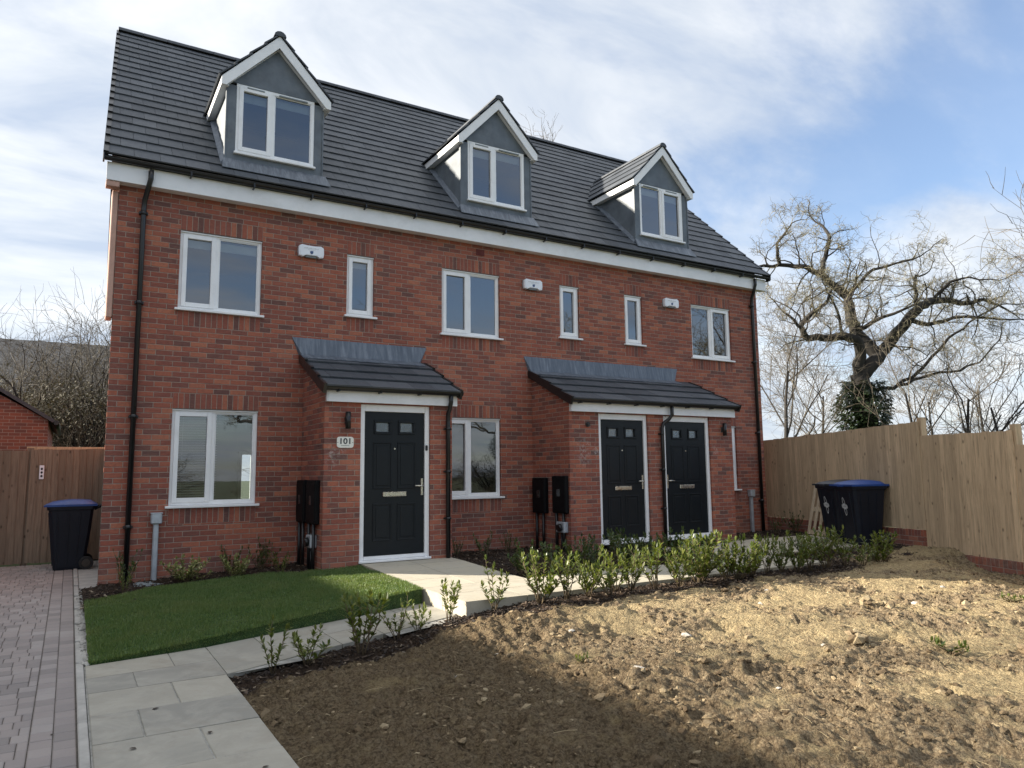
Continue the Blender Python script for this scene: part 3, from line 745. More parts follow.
FR = Fr(0, 0, 1, 0, 0, -1)
WIN = {  # x0, x1, z0, z1, panes (fraction, opener)
    'w1': (.82, 1.98, 4.06, 5.26, [(.44, 1), (1, 0)]), 'wm': (5.025, 6.19, 4.06, 5.26, [(.47, 1), (1, 0)]), 'wr': (10.965, 12.165, 4.06, 5.26, [(.5, 0), (1, 1)]),
    's1': (3.32, 3.785, 4.21, 5.26, [(1, 1)]), 's2': (7.52, 7.98, 4.21, 5.26, [(1, 1)]), 's3': (9.12, 9.585, 4.21, 5.26, [(1, 1)]),
    'g1': (.812, 1.99, 1.235, 2.635, [(.47, 1), (1, 0)]), 'gm': (5.02, 6.185, 1.235, 2.635, [(.47, 1), (1, 0)]), 'gr': (10.98, 12.18, 1.235, 2.635, [(.5, 0), (1, 1)])}
holes = [w[:4] for w in WIN.values()]
solid = []
for w in WIN.values():
    solid.append((w[0], w[1], w[3], w[3] + .225)); solid.append((w[0], w[1], w[2] - .225, w[2]))
mb = MB()
# doorways from the porches into the house are closed off: the porch interiors are shut boxes
brick_wall(mb, FR, 13.04, BZ0 - .075, 5.86, holes, solid)
front_wall = part(mb, 'front_wall', [M['brick'], M['mortar']])
for w in WIN.values():
    for z in (w[3], w[2] - .225):
        mb = MB(); soldiers(mb, FR, w[0], w[1], z); part(mb, 'soldier_course', [M['brick']], front_wall)
mb = MB()   # gable and rear walls
SK = .039   # the gable wall is not quite square to the front
mb.face([(SK * 8.7, 8.7, .05), (0, .0, .05), (0, .0, 6.3), (SK * 4.35, 4.35, 10.4), (SK * 8.7, 8.7, 6.3)])
part(mb, 'gable_wall', M['brick_tex'])
mb = MB(); mb.face([(13.04, .0, .05), (13.04, 8.7, .05), (13.04, 8.7, 6.3), (13.04, 4.35, 10.4), (13.04, .0, 6.3)])
part(mb, 'gable_wall', M['brick_tex'])
mb = MB()
RO = (3.34, 3.72, .46, 2.3)   # patio door opening at the back
for (a, b, c, d) in rect_minus([(0, 13.04, .05, 6.3)], RO): mb.face([(b, 8.7, c), (max(a, SK * 8.7), 8.7, c), (max(a, SK * 8.7), 8.7, d), (b, 8.7, d)])
part(mb, 'rear_wall', M['brick_tex'])
mb = MB()
f_ = MB(); f_.bbox((RO[0], 8.62, RO[2]), (RO[0] + .08, 8.69, RO[3])); f_.bbox((RO[1] - .08, 8.62, RO[2]), (RO[1], 8.69, RO[3])); f_.bbox((RO[0] + .08, 8.62, RO[3] - .08), (RO[1] - .08, 8.69, RO[3])); f_.bbox((RO[0] + .08, 8.62, RO[2]), (RO[1] - .08, 8.69, RO[2] + .08))
pass
part(f_, 'patio_door', M['upvc'])
mb.bbox((-.082, .004, 3.87), (-.002, .3, 5.69), .01); part(mb, 'gable_panel', M['terracotta'])
mb = MB(); mb.bbox((-.17, -.15, 5.69), (-.002, .004, 5.768), .006); part(mb, 'eaves_box', M['terracotta'])

# rooms behind the windows
def room(x0, x1, y0, y1, z0, z1, open_back=None, front=None):
    mb = MB()
    mb.face([(x0, y0, z0), (x1, y0, z0), (x1, y1, z0), (x0, y1, z0)], 1); mb.face([(x0, y0, z1), (x0, y1, z1), (x1, y1, z1), (x1, y0, z1)])
    mb.face([(x0, y0, z0), (x0, y1, z0), (x0, y1, z1), (x0, y0, z1)]); mb.face([(x1, y0, z0), (x1, y0, z1), (x1, y1, z1), (x1, y1, z0)])
    R_ = [(x0, x1, z0, z1)]
    if open_back: R_ = rect_minus(R_, open_back)
    for (a, b, c, d) in R_: mb.face([(a, y1, c), (b, y1, c), (b, y1, d), (a, y1, d)])
    return mb
for nme in ('w1', 'wm', 'wr', 's1', 's2', 's3', 'gm', 'gr'):
    w = WIN[nme]; e = .5 if w[1] - w[0] > .6 else .28
    zf = 3.15 if w[2] > 3 else .45
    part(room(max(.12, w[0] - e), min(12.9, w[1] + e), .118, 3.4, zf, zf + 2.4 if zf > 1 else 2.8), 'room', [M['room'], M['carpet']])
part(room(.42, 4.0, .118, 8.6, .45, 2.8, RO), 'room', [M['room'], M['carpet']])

def window(parent, x0, x1, z0, z1, y, panes, blind=None, sill=True, mwid=.06):
    fr = MB(); w = .052; d0, d1 = y, y + .065
    zb = z0 + (.032 if sill else 0)
    fr.bbox((x0, d0, zb), (x0 + w, d1, z1), .004); fr.bbox((x1 - w, d0, zb), (x1, d1, z1), .004)
    fr.bbox((x0 + w, d0 + .001, z1 - w), (x1 - w, d1, z1), .004); fr.bbox((x0 + w, d0 + .001, zb), (x1 - w, d1, zb + w), .004)
    a = x0 + w; gl = []
    iw = x1 - x0 - 2 * w
    for i, (fq, opener) in enumerate(panes):
        b = x0 + w + iw * fq
        if i < len(panes) - 1: fr.bbox((b - mwid / 2, d0 + .002, zb + w), (b + mwid / 2, d1, z1 - w), .004)
        pa = a if i == 0 else a + mwid / 2; pb = b if i == len(panes) - 1 else b - mwid / 2; pc, pd = zb + w, z1 - w
        if opener:
            s_ = .052
            for (p, q) in (((pa - .012, pc - .012), (pa + s_, pd + .012)), ((pb - s_, pc - .012), (pb + .012, pd + .012))): fr.bbox((p[0], d0 - .014, p[1]), (q[0], d0 + .04, q[1]), .004)
            fr.bbox((pa + s_, d0 - .013, pd - s_), (pb - s_, d0 + .04, pd + .012), .004); fr.bbox((pa + s_, d0 - .013, pc - .012), (pb - s_, d0 + .04, pc + s_), .004)
            gl.append((pa + s_, pb - s_, pc + s_, pd - s_))
        else: 
            fr.bbox((pa, d0 + .012, pc), (pa + .014, d0 + .04, pd), .003); fr.bbox((pb - .014, d0 + .012, pc), (pb, d0 + .04, pd), .003); fr.bbox((pa + .014, d0 + .012, pd - .014), (pb - .014, d0 + .04, pd), .003); fr.bbox((pa + .014, d0 + .012, pc), (pb - .014, d0 + .04, pc + .014), .003)
            gl.append((pa + .014, pb - .014, pc + .014, pd - .014))
        a = b
    return fr, gl
def finish_window(host, frame_o, x0, x1, z0, z1, y, gl, blind, sill, direct=False):
    P_ = frame_o
    for (a, b, c, d) in gl:
        m = MB(); m.face([(a, y + .03, c), (b, y + .03, c), (b, y + .03, d), (a, y + .03, d)]); part(m, 'pane', M['glass'], P_)
    if sill:
        m = MB(); m.bbox((x0 - .045, y - .10, z0 - .004), (x1 + .045, y + .07, z0 + .03), .005); part(m, 'sill', M['upvc'], P_)
    m = MB(); m.bbox((x0 - .004, y - .025, z1 - .026), (x1 + .004, y + .02, z1 - .004), .004); part(m, 'trickle_vent', M['upvc'], P_)
    for bl in blind or ():
        a, b, frac, style = bl; m = MB(); zt = z1 - .08
        h = (zt - z0 - .1) * frac
        if style == 'roll': m.bbox((a, y + .10, zt - h), (b, y + .106, zt), .002)
        else:
            n = int(h / .036)
            for i in range(n):
                zz_ = zt - i * .036; m.hexa([(a, y + .112, zz_ - .009), (b, y + .112, zz_ - .009), (b, y + .137, zz_ - .002), (a, y + .137, zz_ - .002), (a, y + .112, zz_ - .007), (b, y + .112, zz_ - .007), (b, y + .137, zz_), (a, y + .137, zz_)])
            for q in (.2, .8): m.box((lerp(a, b, q) - .001, y + .112, zt - h), (lerp(a, b, q) + .001, y + .114, zt))
        part(m, 'blind', M['blind'], P_)
BL = {'w1': [(.85, 1.95, .13, 'roll')], 's1': [(3.36, 3.75, .12, 'roll')], 'g1': [(.86, 1.45, 1.0, 'ven'), (1.46, 1.95, .14, 'ven')], 's3': None}
for nme, w in WIN.items():
    fr, gl = window(house, *w[:4], .045, w[4]); fo = part(fr, 'window', M['upvc'])
    fo['_'] = 0; del fo['_']
    fo.matrix_parent_inverse = HM
    finish_window(house, fo, w[0], w[1], w[2], w[3], .045, gl, BL.get(nme), True)

# ------------------------------------------------------------------ roof
RZ0, RM = 6.352, .954
SL = math.atan(RM); CS, SN = cos(SL), sin(SL)
class Plane:
    """tiled plane: O + X*u + S*s + N*h"""
    def __init__(s, O, X, S): s.O = Vector(O); s.X = Vector(X).normalized(); s.S = Vector(S).normalized(); s.N = s.X.cross(s.S).normalized()
    def P(s, u, t, h): return tuple(s.O + s.X * u + s.S * t + s.N * h)
def tiles(mb, pl, u0, u1, rows, gauge, tw=.33, holes=(), thick=.02, front=.034, back=.010, clip=None):
    for r in range(rows):
        s0, s1 = r * gauge, (r + 1) * gauge + .03
        lo = u0(s0) if callable(u0) else u0
        u = (X0R if callable(u0) else u0) - (tw / 2 if r % 2 else 0)
        while u < u1:
            a, b = max(lo, u + .002), min(u1, u + tw - .002); u += tw
            if b - a < .02: continue
            R_ = [(a, b, s0, s1)]
            for h in holes: R_ = rect_minus(R_, h)
            for (p, q, c, d) in R_:
                if q - p < .01 or d - c < .02: continue
                if clip and not clip((p + q) / 2, (c + d) / 2): continue
                j = RND.uniform(-.0015, .0015); hf = lerp(front, back, (c - s0) / (s1 - s0)) + j; hb = lerp(front, back, (d - s0) / (s1 - s0)) + j
                P = pl.P
                mb.hexa([P(p, c, hf - thick), P(q, c, hf - thick), P(q, d, hb - thick), P(p, d, hb - thick), P(p, c, hf), P(q, c, hf), P(q, d, hb), P(p, d, hb)])
X0R, X1R = -.18, 13.2
ye = -.27; rows = 20; slen = (4.35 - ye) / CS; gauge = slen / rows
PLF = Plane((0, ye, RZ0 + RM * ye), (1, 0, 0), (0, CS, SN))
DCX = (2.13, 6.15, 10.22); DH = .73
def s_of(y): return (y - ye) / CS
dh = [(c - DH, c + DH, s_of(.012), s_of(1.32)) for c in DCX]
XL = lambda s: X0R + SK * (ye + s * CS + .27)
mb = MB(); tiles(mb, PLF, XL, X1R, rows, gauge, .335, dh)
roof = part(mb, 'roof', M['tile'])
mb = MB()
R_ = [(X0R + .22, X1R - .02, .02, slen)]
for h in dh: R_ = rect_minus(R_, h)
for (a, b, c, d) in R_: mb.face([PLF.P(a, c, -.015), PLF.P(b, c, -.015), PLF.P(b, d, -.015), PLF.P(a, d, -.015)])
mb.face([(XL(.02), ye + .02, RZ0 + RM * ye), (X0R + .22, ye + .02, RZ0 + RM * ye), (X0R + .22, 4.35, 10.47), (XL(slen), 4.35, 10.47)])
mb.face([(XL(slen), 4.35, 10.49), (X1R, 4.35, 10.49), (X1R, 9.0, 6.06), (XL(2 * slen), 9.0, 6.06)])
part(mb, 'roof_deck', M['tile_under'], roof)
mb = MB()
n = 30; xr0 = XL(slen); w = (X1R - xr0 + .04) / n
for i in range(n):
    a = xr0 - .02 + i * w; k = 7
    pts0 = [(4.35 + .125 * cos(pi * j / (k - 1)), 10.48 + .105 * sin(pi * j / (k - 1))) for j in range(k)]
    vs = [(a + .003, y, z) for y, z in pts0] + [(a + w - .003, y, z - .002) for y, z in pts0]
    mb.add(vs, [(j, j + 1, k + j + 1, k + j) for j in range(k - 1)] + [tuple(range(k)), tuple(range(2 * k - 1, k - 1, -1))])
part(mb, 'ridge_tiles', M['tile'], roof)
for side in (0, 1):
    mb = MB()
    for r in range(rows):
        s0, s1 = r * gauge, (r + 1) * gauge + .02
        xa0, xb0 = (XL(s0) - .045, XL(s0) + .02) if side == 0 else (X1R - .02, X1R + .045); xa1, xb1 = (XL(s1) - .045, XL(s1) + .02) if side == 0 else (xa0, xb0)
        P = PLF.P; mb.hexa([P(xa0, s0, -.07), P(xb0, s0, -.07), P(xb1, s1, -.085), P(xa1, s1, -.085), P(xa0, s0, .045), P(xb0, s0, .045), P(xb1, s1, .02), P(xa1, s1, .02)])
    xa, xb = (XL(slen) - .03, XL(slen) + .03) if side == 0 else (X1R - .02, X1R + .045); xc, xd = (XL(2 * slen) - .03, XL(2 * slen) + .03) if side == 0 else (xa, xb)
    mb.hexa([(xa, 4.35, 10.36), (xb, 4.35, 10.36), (xd, 9.0, 5.95), (xc, 9.0, 5.95), (xa, 4.35, 10.52), (xb, 4.35, 10.52), (xd, 9.0, 6.1), (xc, 9.0, 6.1)])
    part(mb, 'verge_trim', M['black'], roof)
mb = MB(); mb.bbox((-.17, -.165, 5.772), (13.2, -.147, 6.03), .003); fas = part(mb, 'fascia', M['upvc2'])
mb = MB(); mb.box((-.165, -.145, 5.775), (13.195, -.001, 5.785)); part(mb, 'soffit', M['upvc2'], fas)
def gutter(mb, x0, x1, y, z, r=.056):
    k = 8; ring = [(y + r * cos(a), z + r * sin(a)) for a in [pi + pi * j / k for j in range(k + 1)]]; ri = [(y + (r - .006) * cos(a), z + (r - .006) * sin(a)) for a in [pi + pi * j / k for j in range(k + 1)]]
    prof = ring + ri[::-1]; n = len(prof)
    mb.add([(x0, b, c) for b, c in prof] + [(x1, b, c) for b, c in prof], [(i, (i + 1) % n, n + (i + 1) % n, n + i) for i in range(n)], 0, False)
    for x in (x0, x1): mb.add([(x + (.002 if x == x0 else -.002), b, c) for b, c in ring], [tuple(range(k + 1))])
    mb.tube([(x0, y - r, z), (x1, y - r, z)], .007, 5)
mb = MB(); gutter(mb, X0R - .02, X1R + .02, -.222, 6.072, .05); gut = part(mb, 'gutter', M['black'])
for xa, xb in ((X0R - .045, X0R - .022), (X1R + .022, X1R + .045)):
    m = MB(); m.bbox((xa, -.29, 6.01), (xb, -.15, 6.11), .006); part(m, 'gutter_end', M['black'], gut)
for i in range(15):
    x = .9 + i * .88; m = MB(); m.bbox((x - .012, -.285, 5.985), (x + .012, -.16, 6.01), .004); m.bbox((x - .012, -.278, 5.99), (x + .012, -.27, 6.06), .003); part(m, 'bracket', M['black'], gut)
def downpipe(pts, r, brackets, name='downpipe', parent=house):
    m = MB(); m.tube(pts, r, 10); o = part(m, name, M['black'], parent)
    for (x, y, z) in brackets:
        b = MB(); b.bbox((x - r - .022, y - .012, z - .018), (x + r + .022, y + r + .02, z + .018), .004); b.tube([(x, y, z - .03), (x, y, z + .03)], r + .006, 10); part(b, 'pipe_bracket', M['black'], o)
    return o
downpipe([(.38, -.222, 5.99), (.38, -.222, 5.86), (.345, -.13, 5.68), (.325, -.06, 5.58), (.32, -.056, 5.45), (.32, -.056, .26)], .036, [(.32, -.056, 4.1), (.32, -.056, 2.5), (.32, -.056, 1.0), (.32, -.056, 5.4)])
downpipe([(12.78, -.222, 5.99), (12.78, -.222, 5.86), (12.81, -.13, 5.68), (12.83, -.06, 5.58), (12.83, -.056, 5.45), (12.83, -.056, .3)], .036, [(12.83, -.056, 4.1), (12.83, -.056, 2.5), (12.83, -.056, 1.0), (12.83, -.056, 5.4)])

# ------------------------------------------------------------------ dormers
def dormer(cx, panes, label):
    H = DH; ez = 7.68; az = ez + H * 1.075; wz0, wz1 = 6.575, 7.725; wx0, wx1 = cx - .605, cx + .605
    mb = MB()
    # front skin round the window
    for (a, b, c, d) in rect_minus([(cx - H, cx + H, 6.30, 7.725)], (wx0, wx1, wz0, wz1)):
        if d > ez + .001:
            mb.hexa([(a, 0, c), (b, 0, c), (b, .05, c), (a, .05, c), (a, 0, ez), (b, 0, ez), (b, .05, ez), (a, .05, ez)])
        else: mb.box((a, 0, c), (b, .05, d))
    mb.prism([(cx - H, .002, ez + .001), (cx + H, .002, ez + .001), (cx + H, .002, ez + .0015), (cx, .002, az), (cx - H, .002, ez + .0015)], (0, .05, 0)) if False else None
    mb.prism([(cx - H + .045, 0, 7.726), (cx + H - .045, 0, 7.726), (cx, 0, az)], (0, .05, 0))
    for sgn in (-1, 1):
        x = cx + sgn * H; x2 = x - sgn * .04
        yb = (ez - RZ0) / RM
        tri = [(x, .002, 6.30), (x, .002, ez), (x, yb + .05, ez), (x, .002 - .0, 6.30)]
        mb.prism([(x, .002, 6.28), (x, .002, ez), (x, yb + .06, ez)], (x2 - x, 0, 0))
        mb.bbox((x - .028 if sgn < 0 else x + .002, -.012, 6.34), (x - .002 if sgn < 0 else x + .028, .05, ez), .003)
    D = part(mb, 'dormer', M['dormer'], house, label)
    fr, gl = window(D, wx0, wx1, wz0, wz1, .0 + .006, panes); wo = part(fr, 'window', M['upvc'], D)
    for (a, b, c, d) in gl:
        m = MB(); m.face([(a, .036, c), (b, .036, c), (b, .036, d), (a, .036, d)]); part(m, 'pane', M['glass'], D)
    m = MB(); m.bbox((wx0 - .02, -.055, wz0 - .004), (wx1 + .02, .07, wz0 + .03), .005); part(m, 'sill', M['upvc'], D)
    for (a, b, c, d) in gl:
        m = MB(); m.bbox((a + .05, -.012, wz1 - .055), (b - .05, .012, wz1 - .03), .004); part(m, 'trickle_vent', M['grey_box'], D)
        m = MB(); m.bbox((a - .03, .11, d - .13), (b + .03, .116, d + .06), .002); part(m, 'blind', M['blind'], D)
    # bargeboards with a plumb cut foot
    for sgn in (-1, 1):
        m = MB(); P = [(cx + sgn * .845, -.105, 7.605), (cx + sgn * .845, -.105, 7.73), (cx, -.105, 8.625), (cx, -.105, 8.43), (cx + sgn * .775, -.105, 7.605)]
        if sgn > 0: P = P[::-1]
        m.prism(P, (0, .028, 0)); part(m, 'bargeboard', M['upvc2'], D)
        m = MB(); x = cx + sgn * .845; m.bbox((x - .02 if sgn > 0 else x, -.076, 7.607), (x if sgn > 0 else x + .02, 1.42, 7.725), .003)
        m.box((cx + sgn * (H + .002), -.076, 7.61), (cx + sgn * .824, 1.36, 7.622)); 
        part(m, 'eaves_board', M['upvc2'], D)
        m = MB(); m.face([(cx + sgn * .775, -.07, 7.612), (cx, -.07, 8.42), (cx, -.001, 8.42), (cx + sgn * .775, -.001, 7.612)]); part(m, 'verge_soffit', M['upvc2'], D)
        # tiled slope
        th = math.atan(1.06); sl_ = .868 / cos(th); m = MB()
        yl = 2.45
        O = (cx + sgn * .868, -.125, 7.735); 
        if sgn < 0: pl = Plane(O, (0, 1, 0), (cos(th), 0, sin(th)))
        else: pl = Plane(O, (0, 1, 0), (-cos(th), 0, sin(th)))
        if pl.N.z < 0: pl.N = -pl.N
        def inside(u, s, O=O): # keep what stands above the main roof
            z = O[2] + s * sin(th); y = O[1] + u; return RZ0 + RM * y < z + .16
        tiles(m, pl, 0, yl, 4, sl_ / 4, .33, (), .02, .034, .010, inside)
        part(m, 'roof', M['tile'], D)
    m = MB(); k = 7
    pts0 = [(cx + .095 * cos(pi * j / (k - 1)), 8.615 + .085 * sin(pi * j / (k - 1))) for j in range(k)]
    for a, b in ((-.135, .31), (.315, .76), (.765, 1.21), (1.215, 1.66), (1.665, 2.25)):
        m.add([(x, a, z) for x, z in pts0] + [(x, b, z) for x, z in pts0], [(j, j + 1, k + j + 1, k + j) for j in range(k - 1)] + [tuple(range(k)), tuple(range(2 * k - 1, k - 1, -1))])
    part(m, 'ridge_tiles', M['tile'], D)
    # lead apron and side soakers
    m = MB(); zr = lambda y: RZ0 + RM * y + .052
    m.hexa([(cx - .80, -.125, zr(-.125)), (cx + .86, -.125, zr(-.125)), (cx + .80, -.008, zr(-.02)), (cx - .77, -.008, zr(-.02)), (cx - .80, -.127, zr(-.125) + .008), (cx + .86, -.127, zr(-.125) + .008), (cx + .80, -.010, zr(-.02) + .10), (cx - .77, -.010, zr(-.02) + .10)])
    for sgn in (-1, 1):
        a, b = cx + sgn * (H + .003), cx + sgn * (H + .075)
        m.hexa([(a, .0, zr(0) - .03), (b, .0, zr(0) - .03), (b, 1.3, zr(1.3) - .03), (a, 1.3, zr(1.3) - .03), (a, .0, zr(0) + .07), (b, .0, zr(0) + .004), (b, 1.3, zr(1.3) + .004), (a, 1.3, zr(1.3) + .07)])
    part(m, 'flashing', M['lead'], D)
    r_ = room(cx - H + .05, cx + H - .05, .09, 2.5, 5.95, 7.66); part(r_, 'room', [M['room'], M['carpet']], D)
dormer(DCX[0], [(.45, 1), (1, 0)], 'left dormer, over the door numbered 101')
dormer(DCX[1], [(.46, 1), (1, 0)], 'middle dormer')
dormer(DCX[2], [(.5, 0), (1, 1)], 'right dormer, with sunlit roof side')

# ------------------------------------------------------------------ porches
def porch(x0, x1, doors, flash, tiles_x, label, pipe):
    """doors: list of (x0,x1) openings in the front"""
    D = 1.17; zt = 2.86; mb = MB()
    hs = [(a - x0, b - x0, .10, 2.69) for a, b in doors]
    brick_wall(mb, Fr(x0, -D, 1, 0, 0, -1), x1 - x0, BZ0 - .075, zt, hs)
    clipz = lambda u: 2.83 + (3.44 - 2.83) * max(0, min(1, u / D))
    brick_wall(mb, Fr(x0, 0, 0, -1, -1, 0), D, BZ0 - .075, 3.5, (), (), lambda u: clipz(D - u), .11)
    brick_wall(mb, Fr(x1, -D, 0, 1, 1, 0), D, BZ0 - .075, 3.5, (), (), clipz, .11)
    pc = part(mb, 'porch', [M['brick'], M['mortar']], house, label)
    # roof
    th = atan2(3.52 - 2.885, 1.36); L = 1.36 / cos(th)
    m = MB(); pl = Plane((0, -1.37, 2.885), (1, 0, 0), (0, cos(th), sin(th)))
    tiles(m, pl, tiles_x[0], tiles_x[1], 4, L / 4, .335, (), .024, .042, .010)
    m.hexa([pl.P(tiles_x[0] + .02, .03, -.05), pl.P(tiles_x[1] - .02, .03, -.05), pl.P(tiles_x[1] - .02, L, -.05), pl.P(tiles_x[0] + .02, L, -.05), pl.P(tiles_x[0] + .02, .03, -.016), pl.P(tiles_x[1] - .02, .03, -.016), pl.P(tiles_x[1] - .02, L, -.016), pl.P(tiles_x[0] + .02, L, -.016)])
    part(m, 'roof', M['tile'], pc)
    for xa, xb in ((tiles_x[0] - .03, tiles_x[0] + .015), (tiles_x[1] - .015, tiles_x[1] + .03)):
        m = MB()
        for r in range(4):
            a, b = r * L / 4, (r + 1) * L / 4; m.hexa([pl.P(xa, a, -.09), pl.P(xb, a, -.09), pl.P(xb, b, -.10), pl.P(xa, b, -.10), pl.P(xa, a, .055), pl.P(xb, a, .055), pl.P(xb, b, .026), pl.P(xa, b, .026)])
        part(m, 'verge_trim', M['black'], pc)
    m = MB(); (ta, tb), (ba, bb) = flash
    m.hexa([(ba, -.05, 3.525), (bb, -.05, 3.525), (bb + .02, -.003, 3.50), (ba - .02, -.003, 3.50), (ba, -.055, 3.54), (bb, -.055, 3.54), (tb, -.003, 3.805), (ta, -.003, 3.805)])
    m.hexa([(ba - .02, -.25, 3.525 - .2 * tan_(th) + .02), (bb + .01, -.25, 3.525 - .2 * tan_(th) + .02), (bb + .01, -.05, 3.53), (ba - .02, -.05, 3.53), (ba - .02, -.25, 3.525 - .2 * tan_(th) + .027), (bb + .01, -.25, 3.525 - .2 * tan_(th) + .027), (bb + .01, -.05, 3.54), (ba - .02, -.05, 3.54)])
    part(m, 'flashing', M['lead'], pc)
    m = MB(); m.bbox((x0 + .03, -1.24, 2.70), (tiles_x[1] - .0, -1.222, 2.865), .003); m.box((x0 + .04, -1.22, 2.705), (tiles_x[1] - .02, -1.172, 2.715)); 
    m.bbox((x0 + .012, -1.239, 2.70), (x0 + .029, -1.0, 2.86), .003); part(m, 'fascia', M['upvc2'], pc)
    m = MB(); gutter(m, tiles_x[0] + .02, tiles_x[1] + .05, -1.305, 2.905, .056); g_ = part(m, 'gutter', M['black'], pc)
    for q in [tiles_x[0] + .2 + i * .62 for i in range(int((tiles_x[1] - tiles_x[0]) / .62))]:
        b = MB(); b.bbox((q - .012, -1.36, 2.835), (q + .012, -1.24, 2.86), .003); part(b, 'gutter_bracket', M['black'], pc)
    pm = MB(); pm.tube(pipe, .034, 10); part(pm, 'downpipe', M['black'], pc)
    px, py, _ = pipe[-1]
    for z in (1.0, 1.7, 2.35):
        b = MB(); b.tube([(px, py, z - .02), (px, py, z + .02)], .041, 10); b.bbox((px - .06, py + .01, z - .014), (px + .06, py + .045, z + .014), .004); part(b, 'pipe_bracket', M['black'], pc)
    # inside: a dark closed lobby
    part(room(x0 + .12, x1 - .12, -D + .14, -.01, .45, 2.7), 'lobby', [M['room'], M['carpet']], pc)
    return pc
def tan_(a): return sin(a) / cos(a)
porch(2.648, 4.64, [(3.18, 4.275)], ((2.46, 4.735), (2.6, 4.59)), (2.60, 4.70), 'narrow porch round the door numbered 101', [(4.56, -1.305, 2.87), (4.56, -1.305, 2.76), (4.555, -1.26, 2.64), (4.55, -1.225, 2.58), (4.55, -1.222, 2.45), (4.55, -1.222, .40)])
porch(6.85, 10.765, [(7.48, 8.60), (8.98, 10.16)], ((6.685, 10.49), (6.81, 10.37)), (6.80, 10.80), 'wide porch shared by two doors', [(9.08, -1.305, 2.87), (9.08, -1.305, 2.70), (9.05, -1.25, 2.62), (8.93, -1.225, 2.54), (8.90, -1.222, 2.45), (8.895, -1.222, .40)])

def ring(mb, x0, x1, z0, z1, y, w=.028, h=.012, mi=0):
    for (a, b, c, d) in ((x0, x1, z0, z0 + w), (x0, x1, z1 - w, z1), (x0, x0 + w, z0 + w, z1 - w), (x1 - w, x1, z0 + w, z1 - w)): mb.bbox((a, y - h, c), (b, y + .004, d), .005, mi)
def door(x0, x1, hinge, label, yf=-1.125, zb=.425):
    """x0..x1 is the opening; the frame sits just inside it"""
    w = .075; zt = 2.688; lx0, lx1, lz0, lz1 = x0 + w, x1 - w, zb + .085, zt - .105
    y = yf + .02
    m = MB()
    sq = .125; cxs = [lerp(lx0, lx1, .3), lerp(lx0, lx1, .7)]
    gh = [(c - sq * .82, c + sq * .82, lz1 - .29, lz1 - .155) for c in cxs]
    R_ = [(lx0, lx1, lz0, lz1)]
    for h in gh: R_ = rect_minus(R_, h)
    for (a, b, c, d) in R_: m.box((a, y, c), (b, y + .045, d))
    for h in gh: ring(m, h[0] - .035, h[1] + .035, h[2] - .035, h[3] + .035, y, .035, .016)
    pw = (lx1 - lx0)
    for c in cxs:
        hw = pw * .155
        for (za, zc) in ((lz0 + .95, lz1 - .44), (lz0 + .2, lz0 + .74)):
            ring(m, c - hw, c + hw, za, zc, y, .024, .010); m.bbox((c - hw + .05, y - .007, za + .05), (c + hw - .05, y + .003, zc - .05), .006)
    dl = part(m, 'door', M['door'], house, label)
    for (a, b, c, d) in gh: m = MB(); m.box((a, y + .018, c), (b, y + .026, d)); part(m, 'glazing', M['obscure'], dl)
    m = MB()
    m.bbox((x0, yf - .01, zb), (x0 + w - .002, yf + .06, zt), .005); m.bbox((x1 - w + .002, yf - .01, zb), (x1, yf + .06, zt), .005)
    m.bbox((x0 + w, yf - .009, zt - .10), (x1 - w, yf + .06, zt), .005); m.bbox((x0 + w, yf - .012, zb + .03), (x1 - w, yf + .06, zb + .08), .004); m.bbox((x0 - .01, yf - .075, zb - .002), (x1 + .01, yf + .06, zb + .028), .005)
    part(m, 'door_frame', M['upvc'], dl)
    cx = (lx0 + lx1) / 2; zl = zb + .955
    m = MB(); m.bbox((cx - .185, y - .022, zl - .035), (cx + .185, y - .001, zl + .035), .008); m.bbox((cx - .15, y - .028, zl - .02), (cx + .15, y - .0225, zl + .02), .004); part(m, 'letterbox', M['chrome'], dl)
    hx = lx1 - .035 if hinge == 'left' else lx0 + .035; sg = -1 if hinge == 'left' else 1
    m = MB(); m.bbox((hx - .017, y - .012, zb + .93), (hx + .017, y - .001, zb + 1.18), .006); m.tube([(hx, y - .01, zb + 1.07), (hx, y - .055, zb + 1.07), (hx + sg * .03, y - .06, zb + 1.07), (hx + sg * .13, y - .058, zb + 1.072)], .011, 8); part(m, 'handle', M['chrome'], dl)
    m = MB(); m.tube([(cx, y - .006, zb + 1.62), (cx, y + .002, zb + 1.62)], .013, 10); part(m, 'spyhole', M['chrome'], dl)
    return dl
door(3.18, 4.275, 'left', 'black door numbered 101 under the narrow porch')
door(7.48, 8.60, 'left', 'left door of the wide porch, with its handle on the right')
door(8.98, 10.16, 'right', 'right door of the wide porch, with its handle on the left')

